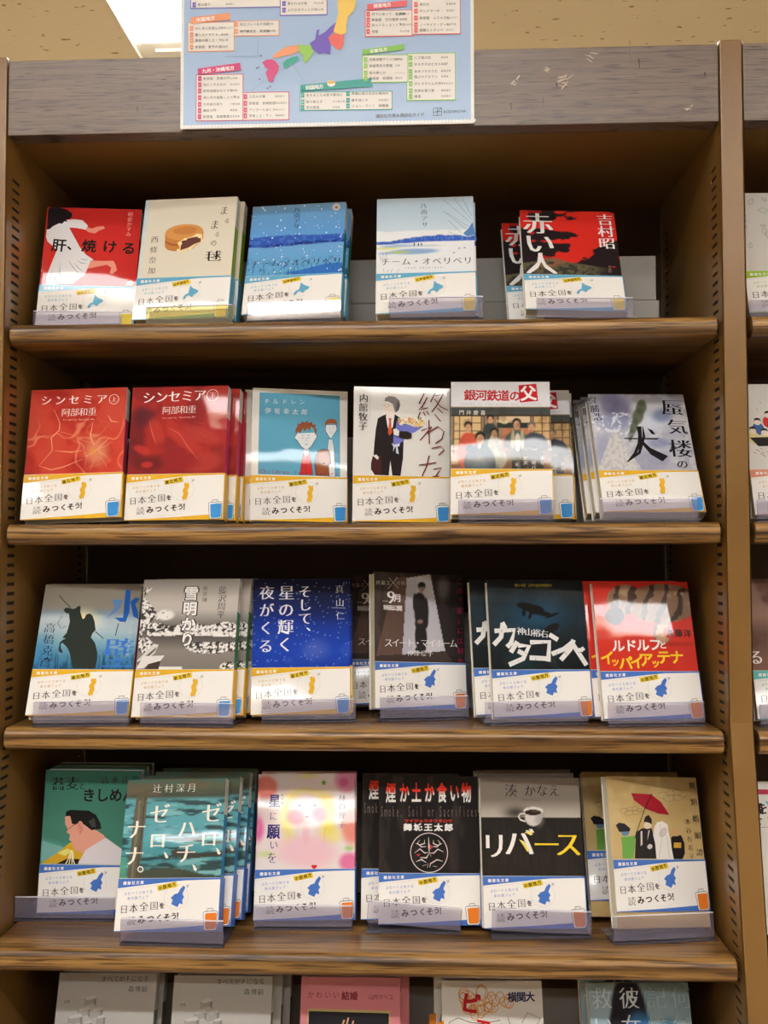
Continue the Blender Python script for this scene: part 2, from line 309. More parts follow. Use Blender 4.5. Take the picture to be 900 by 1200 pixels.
class Print:
    """flat print collected in millimetres: u from the left, v from the top; corners give the sketch frame"""
    def __init__(s, corners=None, W=105., Hh=98., layer0=0):
        s.V, s.C, s.F, s.lay, s.sub = [], [], [], layer0, 0; s.n = 0
        s.H = homography(corners, [(0, 0), (W, 0), (0, Hh), (W, Hh)]) if corners else np.eye(3)
        if corners:
            c = corners; s.k = W/((math.dist(c[0], c[1])+math.dist(c[2], c[3]))/2); s.kv = Hh/((math.dist(c[0], c[2])+math.dist(c[1], c[3]))/2)
            s.Hi = np.linalg.inv(s.H)
        else: s.k = s.kv = 1.; s.Hi = np.eye(3)
        s.clip = None
    def m(s, p):
        q = s.H @ np.array([p[0], p[1], 1.]); return q[0]/q[2], q[1]/q[2]
    def _add(s, uv, tris, col):
        w = s.lay*.000012+s.sub*.000002
        s.V.append(np.column_stack([uv, np.full(len(uv), w)])); s.F.append([tuple(int(i)+s.n for i in t) for t in tris]); s.C.append(np.tile(np.append(s2l(col), 1), (len(uv), 1)))
        s.n += len(uv)
    def P(s, col, pts):
        uv = [s.m(p) for p in pts]
        if s.clip: uv = [(min(max(u, s.clip[0]), s.clip[2]), min(max(v, s.clip[1]), s.clip[3])) for u, v in uv]
        s.lay += 1; s._add(np.array(uv), [tuple(range(len(uv)))], col)
    def E(s, col, c, rx, ry, rot=0, n=20):
        a = np.linspace(0, 2*math.pi, n, endpoint=False); ca, sa = math.cos(R(rot)), math.sin(R(rot))
        s.P(col, [(c[0]+rx*math.cos(t)*ca-ry*math.sin(t)*sa, c[1]+rx*math.cos(t)*sa+ry*math.sin(t)*ca) for t in a])
    def S(s, col, pts, w, taper=False, closed=False):
        """stroke; width in mm"""
        q = np.array([s.m(p) for p in pts])
        if closed: q = np.vstack([q, q[:1]])
        s.lay += 1; V, F = [], []
        for i in range(len(q)):
            a = q[max(i-1, 0)]; b = q[min(i+1, len(q)-1)]
            if closed and i in (0, len(q)-1): a, b = q[-2], q[1]
            d = b-a; d = d/(np.hypot(*d)+1e-9); n_ = np.array([-d[1], d[0]])*w/2*((1-.8*abs(2*i/(len(q)-1)-1)) if taper else 1)
            V += [q[i]+n_, q[i]-n_]
        for i in range(len(q)-1): F.append((2*i, 2*i+1, 2*i+3, 2*i+2))
        s._add(np.array(V), F, col)
    def O(s, col, c, rx, ry, w, n=24, dots=False):
        a = [(c[0]+rx*math.cos(t), c[1]+ry*math.sin(t)) for t in np.linspace(0, 2*math.pi, n, endpoint=False)]
        if dots:
            for i in range(0, n, 2): s.S(col, [a[i], a[(i+1) % n]], w); s.lay -= .7
            s.lay += 1
        else: s.S(col, a, w, closed=True)
    def T(s, col, text, p0, p1, size, st='g', rot=0, sx=1., sy=1., outline=None, col2=None):
        """glyph centres evenly from p0 to p1, size in sketch pixels; col2 = colour of the lower half"""
        if outline: s.T(outline, text, p0, p1, size, 'B', rot, sx, sy)
        a, b = np.array(s.m(p0)), np.array(s.m(p1)); n = len(text); vert = abs(b[1]-a[1]) > abs(b[0]-a[0])
        sz = size*s.kv if vert else size*s.k
        off, sh = STY[st]; s.lay += 1
        for i, ch in enumerate(text):
            if ch == ' ': continue
            c = a+(b-a)*(i/(n-1) if n > 1 else 0); g, t = glyph(ch, off)
            if len(g) == 0: continue
            g = g.copy(); rr = -R(rot)
            if vert and ch in 'ー―～—': g = np.column_stack([g[:, 1], -g[:, 0]])
            if vert and ch in '、。': g = g+np.array([.55, .5])
            ca, sa = math.cos(rr), math.sin(rr)
            for s.sub, (dx, dy) in enumerate(sh):
                h = g+np.array([dx, dy]); h = h*np.array([sx, sy])*sz
                uv = np.column_stack([c[0]+h[:, 0]*ca-h[:, 1]*sa, c[1]-(h[:, 0]*sa+h[:, 1]*ca)])
                s._add(uv, t, col)
                if col2 is not None:
                    cc = s.C[-1]; msk = h[:, 1] < 0; cc[msk] = np.append(s2l(col2), 1)
            s.sub = 0
    def mesh(s, name, material, w0, Ht=148.):
        V = np.vstack(s.V); F = [f for q in s.F for f in q]; C_ = np.vstack(s.C)
        co = np.column_stack([V[:, 0]/1000, -w0-V[:, 2], (Ht-V[:, 1])/1000])
        return build_mesh(name, co, F, C_, material)
def build_mesh(name, co, F, C_, material):
    me = D.meshes.new(name); me.vertices.add(len(co)); me.vertices.foreach_set('co', co.astype(np.float32).ravel())
    tot = np.array([len(f) for f in F]); li = np.array([i for f in F for i in f])
    me.loops.add(len(li)); me.loops.foreach_set('vertex_index', li)
    me.polygons.add(len(F)); me.polygons.foreach_set('loop_start', np.concatenate([[0], np.cumsum(tot)[:-1]])); me.polygons.foreach_set('loop_total', tot)
    me.update(calc_edges=True); me.validate()
    a = me.attributes.new('Col', 'FLOAT_COLOR', 'POINT'); a.data.foreach_set('color', C_.astype(np.float32).ravel())
    me.materials.append(material); return me
# ---- soft printed pictures: a fine grid of coloured points
def noise(X, Y, sc, seed, octv=3, ax=1., ay=1.):
    out = np.zeros_like(X); amp = 1; tot = 0
    for o in range(octv):
        rng = np.random.RandomState(seed+o*17); g = rng.rand(64, 64); x = X*ax/sc*2**o+500; y = Y*ay/sc*2**o+500
        xi, yi = np.floor(x).astype(int), np.floor(y).astype(int); fx, fy = x-xi, y-yi; fx = fx*fx*(3-2*fx); fy = fy*fy*(3-2*fy)
        G = lambda i, j: g[i % 64, j % 64]
        out += amp*((G(xi, yi)*(1-fx)+G(xi+1, yi)*fx)*(1-fy)+(G(xi, yi+1)*(1-fx)+G(xi+1, yi+1)*fx)*fy); tot += amp; amp *= .5
    return out/tot
def sm(a, b, x): t = np.clip((x-a)/(b-a+1e-9), 0, 1); return t*t*(3-2*t)
class Raster:
    def __init__(s, pr, base, vmax=98.6, step=1.0):
        nu, nv = int(105/step)+1, int(round(vmax/step))+1
        u = np.linspace(0, 105, nu); v = np.linspace(0, vmax, nv); s.u, s.v = np.meshgrid(u, v); s.nu, s.nv = nu, nv
        w = s.Hd = pr.Hi[2, 0]*s.u+pr.Hi[2, 1]*s.v+pr.Hi[2, 2]
        s.x = (pr.Hi[0, 0]*s.u+pr.Hi[0, 1]*s.v+pr.Hi[0, 2])/w; s.y = (pr.Hi[1, 0]*s.u+pr.Hi[1, 1]*s.v+pr.Hi[1, 2])/w
        s.im = np.tile(np.array(base, float), (nv, nu, 1))
    def mix(s, col, k):
        k = np.clip(k, 0, 1)[..., None]; s.im = s.im*(1-k)+np.array(col, float)*k
    def grad(s, stops):
        ys = [a for a, _ in stops]
        for c in range(3): s.im[..., c] = np.interp(s.v, ys, [q[c] for _, q in stops])
    def ell(s, col, c, rx, ry, soft=.25, k=1., rot=0):
        dx, dy = s.x-c[0], s.y-c[1]; ca, sa = math.cos(R(rot)), math.sin(R(rot))
        d = np.hypot((dx*ca+dy*sa)/rx, (-dx*sa+dy*ca)/ry); s.mix(col, k*(1-sm(1-soft, 1+soft, d)))
    def rect(s, col, x0, y0, x1, y1, k=1.): s.mix(col, k*((s.x > x0) & (s.x < x1) & (s.y > y0) & (s.y < y1)).astype(float))
    def n(s, sc, seed, o=3, ax=1, ay=1): return noise(s.u, s.v, sc, seed, o, ax, ay)
    def mesh(s, name, material, w0, Ht=148.):
        co = np.column_stack([s.u.ravel()/1000, np.full(s.u.size, -w0), (Ht-s.v.ravel())/1000])
        i = np.arange((s.nv-1)*s.nu).reshape(s.nv-1, s.nu)[:, :-1].ravel()
        F = np.column_stack([i+s.nu, i+s.nu+1, i+1, i]); me = D.meshes.new(name); me.vertices.add(len(co)); me.vertices.foreach_set('co', co.astype(np.float32).ravel())
        me.loops.add(F.size); me.loops.foreach_set('vertex_index', F.ravel()); me.polygons.add(len(F)); me.polygons.foreach_set('loop_start', np.arange(0, F.size, 4)); me.polygons.foreach_set('loop_total', np.full(len(F), 4))
        me.update(calc_edges=True); C_ = np.column_stack([s2l(np.clip(s.im.reshape(-1, 3), 0, 255)), np.ones(s.u.size)])
        a = me.attributes.new('Col', 'FLOAT_COLOR', 'POINT'); a.data.foreach_set('color', C_.astype(np.float32).ravel()); me.materials.append(material); return me
# ------------------------------------------------------------------ paper bands
YEL, SKY, BLU = (232, 182, 48), (105, 178, 214), (72, 118, 200)
REGION = dict(
    hokkaido=dict(strip=SKY, tint=(120, 175, 200), name='北海道地方', case=(238, 214, 92), map=SKY, pts=[[(-10,-48),(12,-26),(55,-6),(50,10),(26,22),(10,45),(-12,28),(-32,34),(-38,52),(-52,62),(-60,46),(-42,22),(-20,12),(-16,-12)]]),
    tohoku=dict(strip=YEL, tint=(205, 155, 70), name='東北地方', case=(62, 150, 222), map=YEL, pts=[[(5,-58),(18,-48),(30,-55),(36,-25),(24,0),(30,25),(20,62),(-8,66),(-14,52),(-4,25),(-12,-2),(2,-25),(-4,-42)]]),
    chubu=dict(strip=BLU, tint=(110, 140, 205), name='中部地方', case=(232, 128, 40), map=BLU, pts=[[(36,-72),(46,-58),(28,-22),(42,0),(30,14),(36,44),(12,36),(0,60),(-24,50),(-46,40),(-36,15),(-52,2),(-26,-20),(-2,-26),(14,-54)]]),
    kinki=dict(strip=(160, 200, 60), tint=(150, 190, 80), name='近畿地方', case=(230, 120, 120), map=(160, 200, 60), pts=[[(0,-50),(30,-20),(35,20),(10,50),(-30,30),(-40,-10)]]),
    kanto=dict(strip=(228, 148, 122), tint=(225, 160, 130), name='関東地方', case=(230, 110, 90), map=(228, 148, 122), pts=[[(0,-50),(40,-30),(35,20),(10,50),(-30,30),(-40,-10)]]),
    shikoku=dict(strip=(96, 188, 190), tint=(110, 180, 185), name='四国地方', case=(80, 180, 180), map=(96, 188, 190), pts=[[(-50,-10),(0,-40),(50,-10),(20,20),(-10,20),(-40,40)]]))
BAND_H = 50.
def band_print(reg):
    g = REGION[reg]; c = g['strip']; DK = (66, 38, 34)
    p = Print([(35, 660), (700, 675), (22, 970), (705, 972)], 105, BAND_H); p.clip = (0, 0, 105, BAND_H)
    p.P(c, [(35, 661), (700, 675), (700, 684), (480, 683), (360, 690), (34, 716)])
    p.P(c, [(24, 966), (22, 970), (705, 972), (702, 934), (560, 942), (330, 955)])
    for i in range(17): p.S((170, 165, 160), [(42+i*16, 726-i*1.3), (50+i*16, 725.4-i*1.3)], .3); p.lay -= .7
    for i in range(26): p.S((200, 190, 170), [(42+i*15, 956-i*.9), (49+i*15, 955.5-i*.9)], .22); p.lay -= .7
    p.lay += 1
    p.T((252, 250, 244), '講談社文庫', (80, 688), (196, 687), 23, 'b')
    p.T(g['tint'], 'よむーくとめぐる', (90, 748), (260, 741), 22); p.T(g['tint'], '本の旅フェア', (112, 777), (236, 771), 21)
    for ch, q, z, st in (('日', (84, 839), 56, 'm'), ('本', (149, 834), 60, 'm'), ('全', (218, 826), 62, 'm'), ('国', (286, 822), 56, 'm'), ('を', (338, 822), 38, 'b'),
                         ('読', (140, 906), 58, 'm'), ('み', (207, 900), 52, 'b'), ('つ', (268, 896), 50, 'b'), ('く', (325, 892), 48, 'b'), ('そ', (374, 890), 50, 'b'), ('う', (420, 884), 46, 'b'), ('！', (458, 884), 54, 'b')):
        p.T(DK, ch, q, q, z, st, rot=-2); p.lay -= .7
    p.lay += 1
    p.O((185, 180, 176), (428, 775), 78, 70, .3, 56, True)
    for q in g['pts']: p.P(g['map'], [(440+x*.92, 778+y*.92) for x, y in q])
    p.P((240, 208, 52), [(298, 708), (424, 688), (432, 718), (306, 737)]); n = len(g['name'])
    p.T((60, 50, 20), g['name'], (320, 722), (408, 704), 100/n*1.12, 'b', rot=-6)
    p.S((50, 45, 45), [(487, 708), (505, 722)], .35); p.S((50, 45, 45), [(505, 706), (490, 724)], .35)
    p.P((70, 66, 70), [(606, 868), (616, 860), (688, 856), (697, 866), (700, 958), (690, 968), (628, 970), (618, 962)])
    p.P((248, 248, 246), [(609, 868), (618, 863), (687, 859), (694, 867), (697, 957), (689, 965), (629, 967), (620, 960)])
    p.P(g['case'], [(620, 876), (628, 871), (688, 868), (693, 876), (694, 950), (688, 960), (634, 963), (627, 956)])
    p.S((70, 66, 70), [(632, 862), (632, 846), (666, 844), (667, 858)], .5)
    return p
for g in REGION.values(): g['mesh'] = None
def u_path(o, T, r=.0011):
    """outline of a jacket or band wrapped round a block, spine on the right; o = outward offset"""
    W = .105; pts = [(.0, -o), (W+o-r, -o)]
    for i in range(1, 5): a = i/4*math.pi/2; pts.append((W+o-r+r*math.sin(a), -o+r-r*math.cos(a)))
    pts += [(W+o, T+o-r)]
    for i in range(1, 4): a = i/3*math.pi/2; pts.append((W+o-r+r*math.cos(a), T+o-r+r*math.sin(a)))
    pts += [(0, T+o)]; return pts
def wrap_mesh(name, o, T, th, z0, z1, cols, material):
    """cols: list of (z, colour front, colour spine) from z0 upward, giving bands of colour"""
    outer = u_path(o, T); inner = u_path(o-th, T)
    zs = [z0]+[c[0] for c in cols if c[0] < z1-1e-6][0:]+[z1]
    V, F, C_ = [], [], []
    for k in range(len(cols)):
        za = z0 if k == 0 else cols[k-1][0]; zb = cols[k][0]; cf, cs = cols[k][1], cols[k][2]
        n = len(outer)
        for i in range(n-1):
            a, b = outer[i], outer[i+1]; c = cs if 1 <= i <= n-3 else cf
            q = len(V); V += [(a[0], a[1], za), (b[0], b[1], za), (b[0], b[1], zb), (a[0], a[1], zb)]; F.append((q, q+1, q+2, q+3)); C_ += [np.append(s2l(c), 1)]*4
            a, b = inner[i], inner[i+1]
            q = len(V); V += [(a[0], a[1], za), (b[0], b[1], za), (b[0], b[1], zb), (a[0], a[1], zb)]; F.append((q+3, q+2, q+1, q)); C_ += [np.append(s2l((235, 232, 225)), 1)]*4
    for z, fl in ((z0, 0), (z1, 1)):
        for i in range(len(outer)-1):
            a, b, c, d = outer[i], outer[i+1], inner[i+1], inner[i]; q = len(V)
            V += [(a[0], a[1], z), (b[0], b[1], z), (c[0], c[1], z), (d[0], d[1], z)]; F.append((q, q+1, q+2, q+3) if fl else (q+3, q+2, q+1, q)); C_ += [np.append(s2l((235, 232, 225)), 1)]*4
    for e in (0, -1):
        a, b = outer[e], inner[e]; q = len(V); V += [(a[0], a[1], z0), (b[0], b[1], z0), (b[0], b[1], z1), (a[0], a[1], z1)]; F.append((q, q+1, q+2, q+3)); C_ += [np.append(s2l((235, 232, 225)), 1)]*4
    return build_mesh(name, np.array(V), F, np.array(C_), material)
def spine_print(text, T, col, o, st='g', v0=9, size=4.2):
    """small title down the spine (faces +x)"""
    V, F, C_, n = [], [], [], 0
    for i, ch in enumerate(text):
        g, t = glyph(ch, 0); h = g*size
        if ch == 'ー': h = np.column_stack([h[:, 1], -h[:, 0]])
        V.append(np.column_stack([np.full(len(h), .105+o+.00015), T/2+h[:, 0]/1000, (148-v0-size*1.05*i+h[:, 1])/1000])); F += [tuple(int(a)+n for a in q) for q in t]; n += len(h); C_.append(np.tile(np.append(s2l(col), 1), (len(h), 1)))
    return np.vstack(V), F, np.vstack(C_)
def make_book(label, T, art, region, base=(240, 238, 232), spine=((225, 222, 215), (120, 180, 60)), title='', band_lift=0.):
    t = empty('paperback_book'); tag(t, label, 'book')
    pr, ra = art()
    blk = link('page_block', boxes('page_block', [(.0012, .1035, .0009, T-.0009, .0012, .1468)]), t, M['page'])
    cv = link('cover', wrap_mesh('cover', .0, T, .0004, 0, .148, [(.112, base, spine[1]), (.148, base, spine[0])], M['print']), t)
    if ra: link('cover_picture', ra.mesh('cover_picture', M['print'], .00012), cv)
    link('cover_print', pr.mesh('cover_print', M['print'], .00016), cv)
    if title:
        V, F, C_ = spine_print(title, T, (50, 45, 45), 0.); link('spine_lettering', build_mesh('spine_lettering', V, F, C_, M['print']), cv)
    if region:
        g = REGION[region]
        bl = band_lift
        bd = link('paper_band', wrap_mesh('paper_band', .0011, T, .0003, -.0002+bl, .0500+bl, [(.0500+bl, (246, 244, 240), g['strip'])], M['band']), t)
        if g['mesh'] is None: g['mesh'] = band_print(region).mesh('band_print', M['band'], .00125, BAND_H)
        b = link('band_print', g['mesh'], bd); b.location.z = bl-.0002
    return t
def add_stand(pose, label, u0, u1, zb, T, back, lip=.022, roll=0., m='acrylic', w=-.0046, narrow=False):
    """bent acrylic book stand: foot on the shelf, lip in front, leaning back plate"""
    x, y, zs, yaw, lean = pose
    t = empty('book_stand', (x, y, zs), (0, 0, R(yaw))); tag(t, label, 'book stand', 'clear acrylic book stands')
    th = .0016
    def leaning(name, a, b, w0, w1, v0, v1, ln, rl=0.):
        sl, cl = math.sin(R(ln)), math.cos(R(ln)); me = boxes(name, [(a, b, w0, w1, v0, v1)]); c = math.cos(R(rl)); s_ = math.sin(R(rl)); mx = (a+b)/2
        for vv in me.vertices:
            X, Y, Z = vv.co; X -= mx; X, Z = X*c-Z*s_, X*s_+Z*c; X += mx; vv.co = (X, Z*sl+Y*cl, Z*cl-Y*sl)
        return me
    lift = abs(math.sin(R(roll)))*(u1-u0)/2
    o = link('front_lip', leaning('front_lip', u0, u1, w-th, w, .0006, lip, lean*.3, roll), t, M[m]); o.location.z = th+.0010+lift; bevel(o, .0004, 1)
    e = link('polished_edge', leaning('polished_edge', u0+.0003, u1-.0003, w-th-.0001, w+.0001, lip, lip+.0008, lean*.3, roll), o, M['edge'])
    o = link('foot', boxes('foot', [(u0, u1, w-th-.0006, back+T+.012, .0004, .0004+th)]), t, M[m])
    s_ = math.sin(R(lean)); wp = T+.0030; v0 = (.0032-zb+s_*(wp+th))/math.cos(R(lean))
    o = link('back_plate', leaning('back_plate', u0+.01, u1-.01 if not narrow else u0+.05, wp, wp+th, v0, .078, lean), t, M[m]); o.location = (0, back, zb)
    return t
# ------------------------------------------------------------------ cover designs, sketched in the frame of each photographed cover
def art_red_dress():
    p = Print([(110, 85), (870, 125), (45, 730), (828, 740)]); r = None
    p.P((205, 42, 38), [(110, 85), (870, 125), (828, 740), (45, 730)])
    p.P((236, 234, 236), [(270, 195), (330, 190), (400, 200), (445, 245), (430, 278), (350, 262), (290, 258), (330, 330), (380, 420), (430, 480), (490, 520), (460, 560), (420, 645), (320, 718), (95, 730), (110, 640), (150, 540), (190, 440), (110, 370), (98, 330), (104, 270), (190, 230)])
    p.P((28, 18, 24), [(118, 95), (150, 85), (200, 86), (270, 110), (312, 140), (316, 165), (290, 190), (262, 190), (278, 212), (250, 205), (235, 225), (200, 222), (160, 240), (130, 268), (104, 272), (108, 200), (112, 130)])
    p.P((232, 150, 132), [(436, 255), (475, 270), (520, 255), (570, 250), (582, 268), (530, 290), (500, 308), (450, 298), (428, 280)])
    p.P((232, 150, 132), [(470, 528), (560, 532), (650, 530), (668, 560), (680, 605), (640, 640), (622, 628), (634, 585), (600, 562), (520, 578), (440, 596)])
    for q in ([(285, 525), (330, 590), (375, 640)], [(330, 545), (370, 590), (405, 618)], [(355, 525), (395, 550), (440, 552)], [(385, 512), (410, 522), (450, 520)], [(215, 545), (215, 640), (245, 715)], [(155, 600), (135, 670), (136, 712)], [(178, 635), (175, 680), (182, 712)]): p.S((120, 130, 150), q, .7, True); p.lay -= .7
    p.lay += 1; p.P((242, 240, 240), [(745, 728), (770, 692), (795, 688), (812, 700), (790, 728)])
    for ch, x, y in (('肝', 208, 402), ('、', 330, 400), ('焼', 455, 408), ('け', 622, 415), ('る', 772, 430)): p.T((30, 22, 24), ch, (x, y), (x, y), 122 if ch != '、' else 110, 'b', rot=2); p.lay -= .7
    p.lay += 1; p.T((240, 170, 160), '朝倉かすみ', (783, 160), (768, 318), 40, 'g'); return p, r
def art_cake():
    p = Print([(85, 28), (795, 62), (45, 628), (760, 635)]); r = Raster(p, (226, 217, 198), step=2.)
    r.mix((202, 218, 228), 1-sm(0, 9, r.u)); r.mix((235, 230, 215), .4*sm(20, 60, r.v))
    p.P((196, 128, 66), [(252, 300), (548, 300), (548, 350), (540, 380), (500, 400), (470, 425), (400, 438), (330, 436), (280, 425), (255, 400)])
    p.P((168, 98, 48), [(256, 352), (300, 375), (360, 385), (356, 400), (300, 392), (258, 372)])
    p.E((214, 150, 82), (400, 298), 148, 60); p.E((200, 132, 68), (405, 285), 92, 30)
    p.P((244, 220, 160), [(350, 375), (400, 350), (470, 332), (500, 315), (540, 322), (545, 380), (500, 395), (460, 428), (400, 442), (355, 440), (372, 410)])
    p.P((106, 62, 58), [(385, 365), (440, 345), (500, 338), (530, 350), (530, 378), (480, 392), (440, 415), (375, 432), (380, 400)])
    for x, y in ((378, 382), (412, 352), (520, 342), (450, 420), (360, 430), (500, 330)): p.E((250, 232, 180), (x, y), 12, 9, n=8); p.lay -= .7
    p.lay += 1
    for ch, x, y, z, ro in (('ま', 700, 158, 85, 8), ('る', 722, 236, 50, 10), ('ま', 632, 258, 90, 6), ('る', 652, 330, 50, 0), ('の', 628, 392, 60, 20)): p.T((40, 34, 30), ch, (x, y), (x, y), z, 'm', rot=ro, sx=.85)
    p.T((40, 34, 30), '毬', (628, 488), (628, 488), 128, 'M', sy=.75); p.T((60, 52, 46), '西條奈加', (172, 338), (160, 572), 54, 'm'); return p, r
def snow_team(p, blue):
    p.T((22, 30, 60), 'チーム・オベリベリ', (108, 452), (650, 448), 62, 'm'); p.T((25, 35, 80), '乃南アサ', (378, 108), (378, 214), 36, 'm')
def art_snow_night():
    p = Print([(80, 68), (700, 68), (48, 535), (684, 528)]); r = Raster(p, (110, 160, 210), step=1.25)
    r.grad([(0, (116, 150, 178)), (12, (104, 158, 206)), (40, (98, 160, 220)), (60, (110, 168, 222)), (98, (96, 170, 215))])
    h = 43+3*noise(r.u, r.v*0, 16, 3, 3)-3*sm(0, 40, r.u)+2*sm(40, 70, r.u); lo = 57-3*sm(60, 105, r.u)+np.sin(r.u/14)
    k = sm(0, 1.2, r.v-h)*(1-sm(0, 1.2, r.v-lo)); r.mix((52, 94, 190), k); r.mix((24, 44, 130), k*sm(4.5, 1.0, lo-r.v)*(noise(r.u, r.v, 5, 9) > .42)); r.mix((90, 140, 210), k*.5*(noise(r.u, r.v, 4, 5) > .6))
    r.mix((46, 112, 196), sm(0, 2, r.v-(92-9*sm(45, 95, r.u)))*sm(38, 50, r.u)); r.mix((40, 80, 150), .5*(noise(r.u, r.v, 3, 8, 2, 4, .6) > .66)*sm(72, 78, r.v))
    rn = random.Random(5)
    for i in range(120):
        x, y = rn.uniform(60, 690), rn.uniform(75, 525); q = rn.choice([2, 2, 3, 4, 6]); p.E((225, 238, 248), (x, y), q*.9, q, n=7); p.lay -= .7
    p.lay += 1; snow_team(p, 1); p.E((206, 196, 186), (637, 100), 27, 24); p.E((120, 110, 100), (637, 102), 10, 7); return p, r
def art_snow_day():
    p = Print([(40, 18), (665, 35), (50, 520), (700, 517)]); r = Raster(p, (230, 234, 240), step=1.25)
    r.grad([(0, (176, 190, 198)), (12, (186, 208, 224)), (42, (206, 224, 236)), (50, (220, 230, 238)), (98, (228, 232, 240))])
    r.mix((238, 242, 246), sm(0, 1, r.v-(44-2*noise(r.u, r.v*0, 12, 2, 2))))
    h = 55-6*sm(5, 55, r.u)+2.4*noise(r.u, r.v*0, 7, 3, 3)+2*sm(80, 105, r.u); lo = 60-2.5*sm(0, 60, r.u)
    k = sm(0, .8, r.v-h)*(1-sm(0, 1, r.v-lo)); r.mix((58, 98, 196), k); r.mix((120, 160, 220), .5*k*(noise(r.u, r.v, 3, 5, 2, 2, .5) > .6))
    for (c, x, y, rx, ry) in (((226, 232, 140), 110, 348, 90, 8), ((150, 185, 225), 200, 335, 120, 8), ((130, 168, 218), 300, 375, 150, 18), ((190, 214, 90), 190, 378, 90, 7), ((200, 214, 232), 340, 340, 140, 6), ((160, 190, 228), 120, 382, 60, 8)): r.ell(c, (x, y), rx, ry, .3, .85)
    for x, y in ((328, 330), (348, 330), (300, 328)): p.E((40, 44, 60), (x, y), 4, 11, n=8)
    for x, y in ((592, 364), (626, 362), (560, 392)): p.E((80, 84, 96), (x, y), 8, 3, n=6)
    for a, b in (((655, 200), (470, 40)), ((660, 180), (545, 45)), ((662, 160), (600, 50)), ((640, 225), (505, 130)), ((630, 240), (480, 120)), ((600, 265), (510, 175)), ((590, 290), (520, 255))): p.S((96, 112, 140), [a, b], .35)
    for a, b in (((70, 390), (80, 430)), ((95, 385), (88, 430)), ((120, 370), (108, 430)), ((100, 480), (104, 515)), ((130, 490), (126, 515)), ((160, 485), (150, 515)), ((205, 490), (190, 515))): p.S((110, 112, 130), [a, b], .3)
    p.P((92, 140, 205), [(668, 200), (690, 280), (640, 290), (612, 270), (645, 240)])
    p.T((34, 38, 52), 'チーム・オベリベリ', (112, 440), (650, 444), 62, 'm'); p.T((60, 70, 90), '乃南アサ', (352, 80), (365, 202), 36, 'm'); p.T((150, 155, 165), 'TEAM OBERIBERI', (250, 484), (500, 486), 18); return p, r
def art_red_man():
    p = Print([(110, 30), (600, 45), (130, 372), (645, 378)]); r = Raster(p, (34, 24, 26), step=1.25)
    n = noise(r.u, r.v, 18, 21, 4, .8, 1.5); k = sm(.47, .53, n+.16*sm(30, 80, r.u)*sm(70, 20, r.v)-.10*sm(60, 90, r.v)); r.mix((214, 42, 32), k)
    r.mix((180, 30, 26), .8*(r.v < 4)*(r.u < 24)); h = 80-8*np.exp(-((r.u-32)/16)**2)+6*sm(55, 95, r.u)
    r.mix((112, 106, 78), sm(0, 1, r.v-h)*(.6+.4*noise(r.u, r.v, 3, 4))); r.mix((58, 56, 50), sm(0, 1, r.v-h-3)*(noise(r.u, r.v, 4, 14) > .52)); r.mix((34, 26, 26), sm(70, 100, r.u)*sm(0, 1, r.v-h))
    p.T((240, 238, 236), '赤い人', (207, 100), (225, 312), 122, 'M'); p.T((240, 238, 236), '吉村昭', (556, 84), (567, 206), 64, 'M'); p.T((150, 120, 110), '新装版', (583, 328), (584, 352), 13); return p, r
def shinsemia(p, no, aut):
    x0, x1, xc, y = aut
    p.T((248, 240, 236), 'シンセミア', (x0, y), (x1, y+2), 92, 'M'); p.O((248, 240, 236), (xc, y+8), 38, 38, .5); p.T((248, 240, 236), no, (xc, y+8), (xc, y+8), 46, 'm')
def art_red_cells():
    p = Print([(120, 55), (890, 55), (58, 738), (870, 738)]); r = Raster(p, (203, 66, 48))
    n = noise(r.u, r.v, 30, 5, 4); r.mix((178, 44, 36), sm(.45, .7, n)); a = np.abs(noise(r.u, r.v, 42, 31, 3)-.5); r.mix((232, 150, 112), .75*sm(.022, .0, a)*sm(25, 45, r.v)); b = np.abs(noise(r.u, r.v, 24, 77, 3)-.5)
    r.ell((226, 156, 116), (650, 560), 90, 110, .7, .75); r.mix((240, 190, 150), .6*sm(.03, 0, b)*np.exp(-((r.x-620)/190)**2-((r.y-520)/150)**2)); r.ell((220, 150, 60), (630, 560), 30, 22, .6, .8)
    r.mix((196, 90, 84), .25*sm(.5, .3, n))
    for q in ([(300, 210), (350, 320), (345, 380), (280, 440), (290, 540), (180, 665)], [(180, 665), (280, 700), (380, 680), (540, 620)], [(165, 425), (270, 440)], [(310, 545), (440, 560), (540, 550)], [(350, 390), (480, 430)], [(740, 270), (770, 320), (830, 330)], [(620, 320), (600, 430), (640, 520)], [(560, 600), (640, 560), (760, 450)], [(640, 620), (600, 720)], [(690, 610), (740, 690)], [(520, 460), (640, 500)]): p.S((230, 158, 122), q, 1.5, True); p.lay -= .7
    p.lay += 1; shinsemia(p, '上', (240, 688, 786, 138)); p.T((248, 236, 230), '阿部和重', (398, 238), (612, 238), 76, 'm'); p.T((240, 190, 170), 'Sin semillas  Kazushige Abe', (380, 296), (625, 299), 20); return p, r
